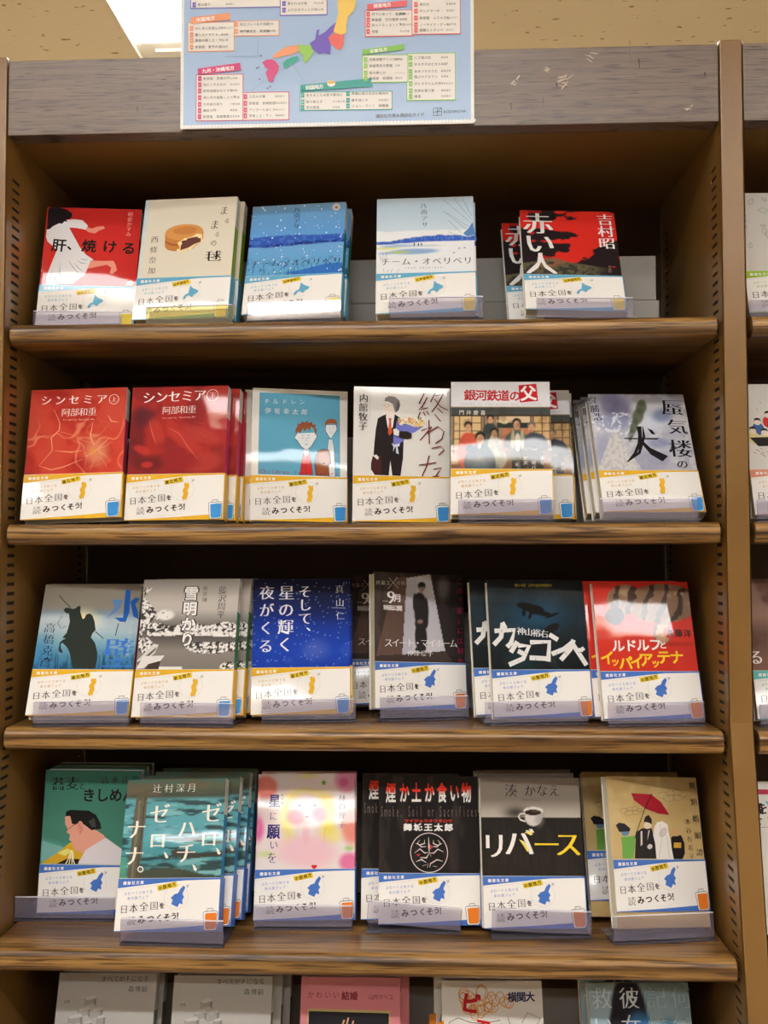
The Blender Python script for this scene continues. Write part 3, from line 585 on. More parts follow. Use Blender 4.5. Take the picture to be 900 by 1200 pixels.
def art_red_petals():
    p = Print([(50, 80), (712, 103), (35, 660), (700, 675)]); r = Raster(p, (170, 44, 40))
    n = noise(r.u, r.v, 24, 8, 4); r.mix((146, 38, 40), sm(.45, .65, n)); r.ell((80, 34, 48), (130, 280), 80, 60, .6, .8); r.ell((98, 28, 36), (90, 420), 60, 180, .5, .7); r.ell((92, 30, 34), (180, 590), 90, 50, .6, .7)
    for c, x, y, rx, ry, ro in (((192, 60, 50), 230, 380, 40, 90, -25), ((186, 54, 46), 340, 360, 30, 70, -40), ((190, 60, 52), 420, 450, 140, 40, 35), ((186, 64, 56), 540, 420, 130, 50, 20), ((196, 54, 48), 130, 500, 60, 26, 20), ((200, 52, 46), 170, 600, 40, 20, 0), ((184, 62, 54), 560, 600, 120, 60, -10), ((150, 36, 40), 400, 580, 120, 50, 10)): r.ell(c, (x, y), rx, ry, .4, .75, ro)
    for q in ([(175, 310), (200, 400), (230, 470)], [(300, 360), (380, 400), (470, 520), (520, 580)], [(480, 330), (560, 350)], [(520, 400), (575, 435)], [(420, 460), (470, 540)]): p.S((222, 120, 104), q, .7, True); p.lay -= .7
    p.lay += 1; shinsemia(p, '下', (166, 520, 606, 154)); p.T((246, 232, 226), '阿部和重', (292, 246), (468, 248), 62, 'm'); p.T((236, 170, 160), 'Sin semillas  Kazushige Abe', (270, 296), (488, 298), 17); return p, r
def art_children():
    p = Print([(93, 50), (825, 130), (85, 765), (825, 800)]); p.P((238, 235, 228), [(93, 50), (825, 130), (825, 800), (85, 765)])
    p.P((96, 172, 204), [(148, 92), (768, 158), (775, 792), (142, 760)]); BR = (150, 84, 48); K = (60, 50, 50)
    p.P(K, [(684, 496), (716, 496), (730, 560), (742, 792), (690, 790), (676, 590)]); p.P((224, 230, 236), [(687, 498), (714, 498), (727, 560), (738, 790), (694, 788), (680, 590)])
    p.P(K, [(664, 380), (744, 384), (752, 425), (728, 460), (704, 498), (684, 470), (660, 430)]); p.P((226, 232, 238), [(667, 382), (741, 386), (748, 424), (725, 458), (704, 493), (687, 468), (664, 428)])
    p.P(BR, [(662, 400), (658, 365), (672, 344), (700, 334), (730, 342), (748, 362), (748, 400), (738, 378), (700, 372), (672, 380)])
    p.P(K, [(500, 590), (545, 590), (556, 650), (574, 775), (472, 772), (484, 650)]); p.P((206, 44, 44), [(503, 592), (542, 592), (553, 650), (570, 773), (476, 771), (487, 650)]); p.S((120, 24, 30), [(520, 600), (516, 770)], .4)
    p.P((230, 234, 238), [(503, 565), (538, 565), (540, 600), (519, 632), (500, 600)])
    p.P(K, [(444, 440), (592, 440), (602, 470), (588, 500), (560, 548), (520, 580), (478, 548), (448, 500), (424, 478), (432, 458)]); p.P((230, 236, 240), [(447, 440), (588, 440), (598, 470), (584, 498), (557, 545), (520, 576), (481, 545), (452, 498), (428, 476), (436, 460)])
    p.P(BR, [(440, 462), (434, 410), (452, 376), (448, 360), (474, 366), (484, 344), (502, 358), (524, 342), (536, 362), (562, 352), (566, 376), (594, 376), (584, 398), (598, 420), (588, 462), (576, 410), (556, 390), (544, 430), (530, 402), (500, 428), (494, 402), (470, 440), (452, 424)])
    for x in (492, 536): p.S(K, [(x-10, 480), (x+10, 480)], .35)
    p.S(K, [(482, 458), (502, 462)], .35); p.S(K, [(524, 462), (546, 456)], .35); p.S(K, [(518, 480), (524, 508)], .25); p.S(K, [(508, 532), (530, 530)], .5)
    for x in (696, 722): p.E(K, (x, 410), 3, 2, n=6)
    p.S(K, [(698, 446), (714, 446)], .35)
    p.P((84, 46, 30), [(592, 780), (582, 700), (590, 620), (606, 584), (650, 570), (690, 580), (702, 612), (706, 690), (690, 700), (696, 784)]); p.P((146, 82, 46), [(596, 780), (587, 700), (595, 622), (610, 588), (650, 575), (686, 584), (697, 614), (700, 686), (688, 692), (692, 783)])
    p.E((158, 92, 54), (652, 650), 40, 55); p.S((90, 48, 30), [(612, 600), (606, 650), (622, 700)], .4); p.S((90, 48, 30), [(690, 602), (700, 660), (688, 700)], .4); p.E(K, (654, 686), 12, 8, n=10); p.E(K, (638, 642), 3, 3, n=6); p.E(K, (672, 642), 3, 3, n=6)
    p.T((240, 246, 250), 'チルドレン', (208, 170), (484, 190), 46, 'g', rot=4); p.T((240, 246, 250), '伊坂幸太郎', (218, 246), (502, 272), 50, 'g', rot=4); p.T((150, 40, 60), 'Children Isaka Kotaro', (172, 738), (746, 768), 46, 'g', rot=2); return p, None
def art_bouquet():
    p = Print([(68, 42), (835, 82), (62, 778), (835, 795)]); p.P((230, 229, 226), [(68, 42), (835, 82), (835, 795), (62, 778)]); K = (38, 30, 34)
    p.P(K, [(328, 280), (300, 290), (262, 312), (246, 400), (236, 500), (228, 608), (252, 640), (290, 640), (292, 778), (352, 782), (364, 660), (380, 782), (446, 786), (466, 640), (470, 500), (462, 400), (440, 310), (398, 280)])
    p.P((238, 236, 234), [(326, 286), (346, 300), (372, 300), (398, 280), (384, 380), (360, 430), (340, 380)]); p.P((212, 92, 52), [(348, 312), (372, 312), (368, 340), (378, 430), (356, 456), (344, 430), (354, 340)])
    p.P((72, 36, 38), [(222, 620), (290, 620), (296, 780), (238, 776), (208, 730), (208, 680)]); p.P((240, 232, 228), [(226, 622), (250, 608), (272, 632), (262, 652)])
    p.P((242, 230, 222), [(320, 190), (318, 160), (345, 145), (390, 180), (404, 240), (396, 290), (350, 310), (330, 290), (334, 262), (306, 262), (296, 240), (306, 215)])
    p.P((130, 126, 126), [(316, 172), (320, 146), (350, 130), (400, 138), (436, 170), (442, 210), (428, 250), (402, 268), (392, 236), (384, 200), (350, 176)]); p.P((96, 92, 94), [(420, 170), (442, 205), (430, 248), (404, 266), (412, 220)])
    p.O(K, (335, 208), 18, 14, .25, 14); p.S(K, [(352, 206), (386, 212)], .25); p.S(K, [(300, 205), (318, 204)], .25)
    p.P((118, 122, 206), [(416, 330), (430, 340), (560, 390), (636, 352), (620, 390), (560, 430), (500, 450), (470, 500), (420, 530), (386, 520), (390, 450), (404, 400)])
    rn = random.Random(3)
    for i in range(46):
        x = rn.uniform(430, 620); y = 300+(x-430)*.15+rn.uniform(-8, 62); c = rn.choice([(240, 214, 130), (246, 232, 190), (230, 150, 90), (236, 226, 214), (150, 170, 130), (244, 200, 160), (248, 244, 236)]); z = rn.uniform(9, 19); p.E(c, (x, y), z, z*.85, n=9); p.E((215, 170, 90), (x, y), z*.3, z*.25, n=6)
    p.P((244, 240, 236), [(386, 405), (410, 400), (434, 420), (430, 462), (390, 450)]); p.P(K, [(436, 420), (500, 425), (536, 446), (532, 480), (500, 490), (430, 472)])
    p.P((214, 222, 240), [(372, 520), (400, 530), (440, 520), (436, 545), (420, 548), (432, 610), (410, 600), (408, 552), (400, 552), (386, 590), (388, 548)])
    p.T((60, 56, 58), '内館牧子', (146, 144), (140, 374), 76, 'M'); p.T((150, 148, 146), 'Uchidate Makiko', (198, 130), (200, 300), 12)
    for c, w in (((60, 34, 38), 1.0), ((160, 52, 50), .55)):
        for q in ([(630, 118), (590, 200), (640, 190), (590, 250), (660, 235)], [(655, 150), (610, 235)], [(600, 268), (580, 320)], [(625, 268), (640, 300)], [(650, 262), (668, 292)], [(715, 120), (680, 190)], [(720, 140), (780, 125), (735, 210), (690, 270)], [(712, 165), (760, 230), (815, 258)], [(735, 240), (775, 280)], [(715, 290), (760, 345)],
                  [(668, 335), (672, 530)], [(610, 420), (690, 390), (598, 500)], [(655, 440), (740, 390), (786, 430), (770, 490), (720, 525)], [(690, 565), (760, 548), (788, 580), (745, 620)], [(590, 700), (725, 680)], [(672, 622), (650, 710), (615, 790)], [(705, 735), (768, 722), (735, 770)], [(700, 792), (745, 790)], [(735, 770), (720, 795)]):
            if c[0] > 100: q = [(x+4, y+3) for x, y in q]
            p.S(c, q, w); p.lay -= .7
        p.lay += 1
    return p, None
def art_family():
    p = Print([(45, 43), (660, 45), (45, 588), (665, 583)]); r = Raster(p, (226, 226, 230)); X, Y = r.x, r.y
    ph = Y > 200; n = noise(r.u, r.v, 8, 3, 3)
    r.rect((150, 128, 100), 0, 200, 700, 600); r.rect((70, 76, 74), 0, 205, 700, 250); r.rect((66, 50, 38), 0, 248, 700, 262)
    r.rect((214, 184, 136), 60, 262, 240, 480); r.rect((206, 170, 118), 560, 262, 700, 470); r.rect((196, 120, 84), 365, 335, 540, 560); r.rect((222, 196, 160), 335, 262, 540, 300); r.rect((44, 50, 48), 335, 300, 560, 330); r.rect((120, 84, 60), 0, 470, 700, 600); r.rect((176, 140, 110), 40, 480, 90, 560)
    for x in (62, 100, 178, 236, 250, 340, 540, 560, 612, 655): r.rect((82, 58, 42), x-3, 255, x+3, 500)
    for y in (300, 350, 400, 450): r.rect((100, 74, 54), 60, y-2, 240, y+2); r.rect((100, 74, 54), 560, y-2, 690, y+2)
    r.ell((250, 236, 190), (380, 298), 20, 9, .4)
    SK = (206, 158, 124)
    def person(hx, hy, hr, body, parts, hair=(30, 26, 26), skin=SK):
        for c, x, y, rx, ry, ro in parts: r.ell(c, (x, y), rx, ry, .16, 1, ro)
        r.ell(hair, (hx, hy-hr*.45), hr*.98, hr*.95, .2); r.ell(skin, (hx, hy+hr*.12), hr*.74, hr*.98, .18)
        r.ell((120, 80, 62), (hx-hr*.28, hy), hr*.14, hr*.1, .5, .8); r.ell((120, 80, 62), (hx+hr*.28, hy), hr*.14, hr*.1, .5, .8); r.ell((150, 90, 76), (hx, hy+hr*.6), hr*.25, hr*.1, .5, .8)
    person(292, 280, 22, 0, [((56, 66, 66), 290, 360, 46, 60, 0), ((64, 74, 74), 290, 420, 40, 60, 0)])
    person(153, 328, 26, 0, [((206, 84, 62), 150, 420, 48, 58, 0), ((196, 76, 58), 108, 460, 22, 60, 10), ((190, 74, 56), 130, 520, 36, 60, 0), ((40, 60, 70), 168, 462, 34, 28, 0), ((200, 90, 66), 190, 410, 22, 50, -20)])
    person(316, 365, 24, 0, [((176, 170, 148), 320, 440, 44, 56, 0), ((160, 158, 140), 346, 520, 48, 60, 0), ((190, 184, 160), 300, 420, 20, 50, 15)])
    person(455, 310, 28, 0, [((88, 100, 92), 455, 420, 62, 78, 0), ((84, 94, 88), 405, 410, 26, 52, 25), ((80, 90, 86), 470, 520, 56, 70, 0), ((88, 100, 92), 530, 400, 52, 20, 25), ((178, 170, 136), 430, 400, 12, 60, 0), ((178, 170, 136), 488, 400, 12, 60, 0), ((214, 208, 196), 460, 420, 18, 56, 0), (SK, 432, 436, 16, 8, 0)])
    person(545, 330, 26, 0, [((52, 62, 74), 560, 420, 60, 62, 0), ((48, 58, 70), 612, 420, 30, 54, -25), ((50, 50, 54), 556, 520, 60, 70, 0), ((130, 120, 110), 560, 462, 50, 6, 5)], (110, 104, 100))
    person(228, 400, 32, 0, [((34, 66, 84), 230, 520, 84, 84, 0), ((30, 58, 76), 165, 530, 34, 70, 15), ((30, 58, 76), 290, 530, 30, 64, -15), ((60, 80, 70), 222, 490, 14, 40, 0), ((214, 208, 200), 224, 446, 9, 14, 0)])
    r.mix((60, 44, 34), .25*sm(.55, .7, n)*ph)
    p.T((190, 40, 50), '銀河鉄道の', (164, 126), (446, 132), 76, 'b'); p.P((196, 34, 48), [(468, 66), (578, 56), (588, 164), (476, 174)]); p.T((250, 248, 246), '父', (528, 115), (528, 115), 104, 'b', rot=-3)
    p.T((170, 160, 160), 'FATHER OF THE MILKY WAY RAILROAD', (110, 184), (600, 186), 15); p.T((238, 232, 220), '門井慶喜', (112, 236), (246, 238), 33, 'g')
    for x, y, w, h in ((440, 560, 16, 28), (494, 525, 18, 55), (546, 550, 18, 33), (597, 520, 18, 62)): p.P((40, 36, 36), [(x-w, y-h), (x+w, y-h), (x+w, 584), (x-w, 585)]); p.lay -= .7
    p.lay += 1; p.T((240, 236, 230), '家', (454, 556), (454, 556), 26, 'm'); p.T((240, 236, 230), '宮沢', (506, 518), (506, 546), 26, 'm'); p.T((240, 236, 230), '親バ', (556, 545), (556, 572), 26, 'm'); p.T((240, 236, 230), '涙な', (610, 514), (610, 545), 27, 'm'); return p, r
def art_mirage():
    p = Print([(100, 70), (685, 72), (160, 543), (785, 540)]); r = Raster(p, (208, 208, 214)); n = noise(r.u, r.v, 12, 3, 4)
    r.mix((150, 146, 150), sm(16, 8, r.v)); r.mix((176, 178, 198), sm(.45, .6, n)*.6)
    for c, x, y, rx, ry in (((104, 98, 128), 240, 120, 60, 90), ((104, 98, 128), 300, 180, 66, 90), ((150, 160, 196), 260, 240, 90, 50), ((214, 222, 234), 500, 230, 90, 70), ((120, 132, 176), 560, 200, 60, 40), ((130, 140, 180), 540, 370, 70, 30), ((150, 156, 190), 200, 420, 60, 110), ((146, 150, 180), 470, 480, 140, 70)): r.ell(c, (x, y), rx, ry, .5, .75)
    r.mix((236, 238, 244), .8*(noise(r.u, r.v, 3, 12, 2) > .62)*(r.y > 180)*(r.y < 320)*(r.x < 380))
    k = ((r.x-260)*1.0 > -(r.y-300)*.38-10)*((r.x-260) < (r.y-300)*.72+8)*(r.y > 300); r.mix((214, 212, 208), k*.9)
    for x, y, rx, ry, ro in ((430, 150, 32, 44, 10), (410, 205, 34, 50, 12), (385, 270, 22, 60, 14), (366, 320, 14, 40, 10), (430, 125, 22, 20, 0)): r.ell((86, 92, 70), (x, y), rx, ry, .25, .85, ro)
    r.mix((170, 172, 188), .5*sm(.5, .62, noise(r.u, r.v, 2.5, 6, 2))*(r.v > 50))
    K = (22, 20, 26)
    for ch, x, y, z in (('蜃', 620, 150, 140), ('気', 655, 268, 130), ('楼', 676, 402, 150), ('の', 690, 500, 76)): p.T(K, ch, (x, y), (x, y), z, 'M', rot=2, sy=.92)
    p.S(K, [(440, 268), (448, 330), (420, 430), (345, 488)], 4.2, True); p.P(K, [(400, 268), (432, 266), (436, 340), (420, 400), (395, 450), (340, 488), (385, 430), (408, 370), (412, 320)]); p.P(K, [(318, 338), (545, 338), (530, 348), (330, 345)]); p.P(K, [(430, 345), (490, 400), (600, 450), (566, 484), (490, 440), (440, 380)]); p.P(K, [(468, 278), (500, 290), (520, 316), (496, 314)])
    p.T((34, 30, 44), '呉勝浩', (128, 110), (158, 208), 52, 'M'); return p, r
def art_horse():
    p = Print([(195, 70), (838, 70), (85, 668), (815, 675)]); r = Raster(p, (150, 142, 128)); n = noise(r.u, r.v, 26, 3, 4, .6, 1.6)
    r.grad([(0, (146, 138, 124)), (26, (150, 144, 132)), (34, (132, 152, 168)), (42, (176, 192, 200)), (55, (172, 194, 204)), (70, (118, 168, 190)), (98, (36, 104, 150))])
    r.mix((214, 222, 224), .6*sm(.5, .7, n)*sm(30, 40, r.v)*sm(80, 60, r.v)); r.mix((24, 66, 92), .7*(noise(r.u, r.v, 6, 8, 3, 3, .5) > .58)*sm(70, 95, r.v)); r.ell((230, 214, 160), (455, 300), 70, 55, .9, .9)
    r.ell((60, 140, 200), (140, 580), 90, 160, .8, .5)
    K = (40, 50, 46)
    p.P(K, [(310, 236), (330, 222), (352, 226), (376, 232), (392, 226), (412, 210), (426, 214), (424, 250), (440, 300), (452, 296), (466, 268), (490, 262), (508, 276), (524, 320), (532, 378), (512, 400), (500, 430), (530, 470), (548, 540), (548, 600), (536, 664), (372, 662), (362, 600), (350, 540), (330, 500), (300, 470), (288, 482), (290, 510), (304, 540), (286, 544), (272, 524), (282, 468), (306, 446), (324, 440), (300, 432), (330, 400), (342, 360), (352, 320), (346, 262), (330, 262), (316, 250)])
    p.S(K, [(282, 140), (310, 175), (358, 222)], .8); p.S((60, 52, 52), [(530, 388), (590, 440)], .9); p.S(K, [(690, 330), (672, 420)], .9); p.S(K, [(300, 280), (270, 330), (290, 370), (330, 350)], .5)
    for x in (250, 262, 330, 560, 590, 640, 700): p.S((20, 56, 74), [(x, 665), (x+8, 560)], .6); p.lay -= .7
    p.lay += 1
    p.P((26, 92, 176), [(728, 100), (762, 104), (762, 250), (740, 320), (700, 318), (660, 290), (720, 290)]); p.P((96, 140, 200), [(640, 165), (712, 170), (690, 230), (606, 298), (660, 220)]); p.P((26, 92, 176), [(764, 180), (800, 150), (826, 160), (800, 200), (822, 250), (828, 300), (790, 280)])
    for ch, x, y, z in (('獣', 712, 470, 190),): p.T((60, 120, 214), '壁', (700, 545), (700, 545), 232, 'M', sx=.92, sy=1.05)
    p.T((22, 26, 42), '高橋克彦', (216, 364), (184, 612), 76, 'm', rot=4); p.T((210, 216, 222), 'アテルイを継ぐ男', (782, 330), (764, 560), 28, 'm'); return p, r
def art_snowscene():
    p = Print([(95, 55), (735, 62), (65, 648), (725, 645)]); r = Raster(p, (160, 154, 146)); X, Y = r.x, r.y
    r.grad([(0, (136, 130, 124)), (20, (196, 190, 182)), (34, (190, 184, 178)), (48, (128, 124, 120)), (56, (90, 86, 84)), (64, (92, 88, 86)), (78, (140, 134, 128)), (98, (126, 120, 116))])
    sp = noise(r.u, r.v, 2.4, 5, 2); sp2 = noise(r.u, r.v, 1.6, 9, 2)
    def trees(k): r.mix((66, 62, 60), k); r.mix((236, 234, 232), k*(sp > .45)); r.mix((60, 56, 56), k*(sp2 > .68))
    trees(((X < 150+40*np.sin(Y/36)) & (Y > 110) & (Y < 540)).astype(float)*sm(.25, .4, noise(r.u, r.v, 9, 8, 3)))
    r.ell((232, 230, 228), (250, 290), 60, 34, .3); trees(((np.abs(Y-(292+0*X))/30 < 1) & (np.abs(X-210)/60 < 1) & (sp > .5)).astype(float))
    k = ((Y > 350+10*np.sin(X/38)) & (Y < 425+12*sm(450, 760, X)) & (X > 130)).astype(float); trees(k); r.mix((240, 238, 236), ((Y > 402) & (Y < 424+14*sm(400, 760, X)) & (X > 150) & (sp2 > .35)).astype(float)*.9)
    e = np.hypot((X-560)/160, (Y-505)/38)+.3*(sp-.5); trees((e < 1).astype(float)); e = np.hypot((X-720)/90, (Y-500)/30)+.3*(sp-.5); trees((e < 1).astype(float)); e = np.hypot((X-690)/60, (Y-630)/32)+.3*(sp-.5); trees((e < 1).astype(float)); r.rect((236, 234, 232), 220, 630, 380, 660)
    p.P((216, 214, 212), [(70, 590), (180, 478), (214, 486), (190, 540), (72, 640)]); p.P((110, 104, 100), [(70, 600), (90, 590), (200, 500), (195, 520), (76, 632)]); p.P((228, 226, 224), [(110, 560), (258, 556), (232, 590), (150, 612), (120, 640), (68, 644)]); p.P((70, 56, 52), [(150, 612), (232, 592), (220, 646), (130, 646)])
    p.T((40, 36, 34), '雪明かり', (420, 150), (405, 452), 104, 'B', sx=1.05); p.T((244, 243, 240), '雪明かり', (420, 150), (405, 452), 96, 'b'); p.T((40, 36, 34), '新装版', (512, 118), (512, 192), 34, 'm'); p.T((30, 26, 24), '藤沢周平', (628, 134), (624, 290), 56, 'm'); return p, r
def art_starry():
    p = Print([(80, 55), (738, 60), (70, 672), (745, 672)]); r = Raster(p, (20, 60, 160))
    r.grad([(0, (14, 20, 52)), (20, (16, 30, 84)), (50, (18, 52, 150)), (80, (18, 66, 178)), (98, (16, 58, 168))]); n = noise(r.u, r.v, 20, 3, 4); r.mix((60, 90, 190), sm(.5, .75, n)*.5*sm(50, 80, r.v)); r.ell((120, 120, 190), (520, 550), 70, 60, .9, .5); r.ell((12, 18, 44), (560, 160), 160, 160, .8, .5)
    r.mix((150, 180, 240), .8*(np.random.RandomState(4).rand(*r.u.shape) > .988)); C = (236, 238, 244)
    p.T(C, 'そして、', (436, 146), (436, 428), 96, 'M'); p.T(C, '星の輝く', (308, 152), (300, 512), 112, 'M'); p.T(C, '夜がくる', (172, 150), (166, 520), 104, 'M'); p.T((214, 218, 226), '真山仁', (672, 134), (678, 318), 62, 'm'); p.S(C, [(618, 262), (714, 266)], .25); return p, r
def art_home():
    p = Print([(198, 52), (758, 85), (198, 648), (775, 665)]); r = Raster(p, (60, 50, 48)); n = noise(r.u, r.v, 14, 3, 3, 3, .5)
    r.mix((84, 72, 68), .6*sm(.5, .7, n)); r.mix((30, 24, 24), sm(470, 620, r.x)*.8); X, Y = r.x, r.y
    def quad(col, pts, k=1.):
        m_ = np.zeros(X.shape, bool)
        for i in range(len(pts)):
            (x1, y1), (x2, y2) = pts[i], pts[i-1]; c = ((y1 > Y) != (y2 > Y)) & (X < (x2-x1)*(Y-y1)/(y2-y1+1e-9)+x1); m_ ^= c
        r.mix(col, k*m_)
    quad((110, 84, 74), [(330, 96), (405, 90), (372, 600), (320, 640), (200, 640)], .7); quad((198, 196, 206), [(404, 98), (552, 74), (648, 582), (374, 604)]); quad((172, 170, 184), [(404, 98), (470, 88), (440, 600), (374, 604)], .6)
    quad((44, 38, 38), [(552, 74), (600, 80), (760, 640), (650, 600)], .8); quad((64, 50, 48), [(200, 610), (374, 604), (648, 582), (700, 660), (200, 650)])
    K = (38, 36, 40)
    for x, y, rx, ry in ((498, 150, 24, 26), (484, 260, 40, 66), (490, 330, 38, 90), (496, 400, 42, 40), (484, 480, 30, 90), (506, 500, 26, 90), (490, 570, 34, 20), (455, 260, 14, 60), (526, 330, 16, 100)): r.ell(K, (x, y), rx, ry, .15)
    r.ell((150, 124, 112), (498, 166), 17, 26, .3); r.ell(K, (498, 142), 22, 16, .3); r.ell((140, 110, 100), (488, 385), 18, 14, .4); r.ell((210, 206, 206), (636, 160), 36, 80, .7, .35)
    W_2 = (240, 238, 238)
    p.S(W_2, [(285, 168), (345, 92)], .3); p.S(W_2, [(290, 92), (350, 165)], .3); p.T((220, 214, 210), '齊藤工', (222, 126), (288, 128), 28, 'm'); p.T((200, 196, 196), '窪田正孝', (350, 130), (440, 132), 24, 'm')
    p.T(W_2, '9', (304, 222), (304, 222), 110, 'M'); p.T(W_2, '月', (346, 228), (346, 228), 50, 'b'); p.T(W_2, '2023年', (252, 248), (280, 249), 9); p.T(W_2, '映画公開', (272, 290), (358, 296), 34, 'b')
    p.T(W_2, 'スイート・マイホーム', (286, 524), (700, 532), 56, 'm'); p.T(W_2, '神津凛子', (424, 594), (552, 598), 38, 'm'); p.T((176, 30, 88), 'この「家」には何か', (735, 120), (744, 650), 50, 'm', sx=.9); return p, r
def art_diver():
    p = Print([(135, 65), (750, 70), (178, 652), (803, 652)]); r = Raster(p, (18, 26, 32)); n = noise(r.u, r.v, 22, 3, 4)
    r.grad([(0, (16, 20, 24)), (18, (34, 44, 50)), (40, (24, 40, 52)), (98, (12, 20, 24))]); r.mix((60, 78, 84), .35*sm(.5, .75, n)); r.ell((34, 84, 116), (470, 300), 170, 90, .9, .8); r.ell((24, 60, 66), (380, 600), 90, 70, .8, .6)
    for x, y, rx, ry, ro in ((395, 240, 62, 24, 12), (450, 262, 60, 30, 10), (510, 290, 50, 16, 12), (560, 300, 46, 10, -20), (380, 280, 12, 26, 0), (420, 300, 10, 26, 20), (555, 390, 60, 28, -30)): r.ell((14, 16, 20), (x, y), rx, ry, .2, 1, ro)
    p.T((196, 176, 60), '第50回 江戸川乱歩賞受賞作', (326, 102), (548, 104), 21); W_2 = (232, 232, 232)
    def brk(col, w, pts): p.S(col, pts, w)
    for pts in ([(190, 490), (235, 440), (245, 350)], [(192, 400), (320, 395), (300, 480), (275, 505)], [(240, 345), (262, 385)], [(340, 470), (300, 540)], [(345, 495), (415, 500), (380, 580), (290, 620)], [(345, 530), (400, 560)],
                [(422, 475), (545, 472), (540, 600)], [(420, 575), (545, 582)], [(545, 425), (600, 460)], [(562, 552), (640, 520), (690, 480)], [(620, 590), (680, 520), (700, 460)], [(690, 480), (785, 625)], [(728, 520), (745, 540)], [(748, 512), (765, 532)]): p.S(W_2, pts, 5.0); p.lay -= .7
    p.lay += 1
    for q in (((240, 390), (235, 410)), ((300, 395), (305, 410)), ((440, 470), (436, 490)), ((500, 470), (508, 490)), ((390, 540), (405, 550)), ((590, 540), (600, 555)), ((730, 545), (745, 540)), ((460, 575), (458, 592)), ((645, 545), (660, 555)), ((345, 590), (352, 604))): p.S((90, 90, 90), q, .4); p.lay -= .7
    p.lay += 1; p.T(W_2, '神山裕右', (362, 402), (512, 420), 54, 'M', rot=3); return p, r
def art_stripes():
    # the photographed drawing is replaced by a plain stand-in: a brown striped shape and a black blot on red
    p = Print([(110, 75), (720, 75), (150, 660), (790, 660)]); r = Raster(p, (208, 50, 38)); X, Y = r.x, r.y; n = noise(r.u, r.v, 12, 3, 3)
    d = np.minimum(np.hypot((X-560)/230, (Y-215)/130), np.hypot((X-320)/120, (Y-190)/100)); d = np.minimum(d, np.hypot((X-560)/60, (Y-400)/90)); d = d+.1*(n-.5); k = 1-sm(.95, 1.0, d)
    r.mix((140, 108, 84), k); r.mix((176, 146, 116), k*sm(.5, .8, n)); st = np.sin((X*.9+Y*.25)/15+4*n); r.mix((62, 46, 40), k*sm(.35, .7, st)*.9); r.mix((204, 168, 136), (1-sm(.8, 1, np.hypot((X-560)/52, (Y-420)/75)))*.8)
    e = np.hypot((X-250)/66, (Y-300)/58)+.25*(noise(r.u, r.v, 9, 6, 2)-.5); r.mix((28, 24, 28), 1-sm(.9, 1, e))
    r.ell((208, 50, 38), (655, 400), 92, 52, .05); r.ell((150, 34, 28), (640, 480), 110, 14, .9, .6)
    p.T((30, 20, 22), '斉藤洋', (606, 406), (720, 410), 52, 'b'); p.T((244, 242, 240), 'ルドルフ', (272, 492), (510, 484), 84, 'b', rot=2); p.T((244, 242, 240), 'と', (560, 486), (560, 486), 52, 'b')
    for ch, x, y, z in (('イ', 200, 570, 96), ('ッ', 250, 595, 60), ('パ', 318, 605, 92), ('イ', 392, 598, 92), ('ア', 450, 582, 96), ('ッ', 512, 605, 60), ('テ', 564, 566, 92), ('ナ', 650, 566, 92)): p.T((244, 208, 48), ch, (x, y), (x, y), z, 'b'); p.lay -= .7
    return p, r
def art_soba():
    p = Print([(258, 50), (890, 55), (215, 662), (868, 668)]); r = Raster(p, (66, 128, 110), step=2); r.mix((88, 160, 150), sm(0, 60, (r.y-470)-(r.x-230)*.2)*sm(480, 300, r.x)); r.mix((52, 108, 94), sm(30, 0, r.v)*.5)
    K = (30, 26, 28)
    p.P((120, 178, 172), [(232, 510), (330, 540), (400, 560), (225, 650)]); p.P((214, 172, 44), [(224, 656), (330, 590), (420, 520), (520, 560), (600, 640), (590, 662), (224, 660)]); p.P((226, 220, 120), [(330, 590), (400, 560), (430, 580), (380, 610)])
    p.P((222, 158, 140), [(384, 352), (420, 342), (480, 360), (560, 420), (640, 470), (655, 490), (560, 560), (500, 590), (448, 570), (430, 520), (410, 500), (418, 470), (396, 455), (400, 430), (385, 400)])
    p.P((26, 24, 26), [(385, 350), (392, 318), (420, 308), (540, 312), (590, 340), (618, 390), (626, 430), (560, 440), (520, 410), (480, 385), (450, 402), (430, 400), (418, 348)]); p.P((60, 66, 58), [(540, 380), (580, 360), (590, 420), (560, 418)])
    p.E((216, 146, 128), (485, 420), 22, 40); p.S((150, 90, 80), [(475, 400), (495, 430), (482, 470)], .4); p.S((90, 70, 50), [(385, 448), (430, 415), (475, 390)], .6)
    p.P((222, 216, 222), [(470, 662), (520, 570), (655, 488), (760, 560), (868, 640), (866, 668)]); p.P((34, 28, 26), [(325, 662), (370, 640), (400, 625), (480, 630), (470, 662)])
    for q in ([(430, 570), (400, 640), (388, 662)], [(425, 572), (415, 640), (410, 662)], [(432, 575), (430, 662)], [(436, 580), (440, 640), (448, 662)]): p.S((240, 232, 190), q, 1.1)
    p.T(K, '蕎', (340, 140), (340, 140), 92, 'M'); p.T(K, '麦', (434, 136), (434, 136), 92, 'M'); p.T(K, 'と', (498, 152), (498, 152), 50, 'g'); p.T(K, 'きしめん', (542, 212), (810, 210), 92, 'b'); p.T((36, 44, 44), '清水義範', (646, 116), (850, 112), 56, 'm'); return p, r
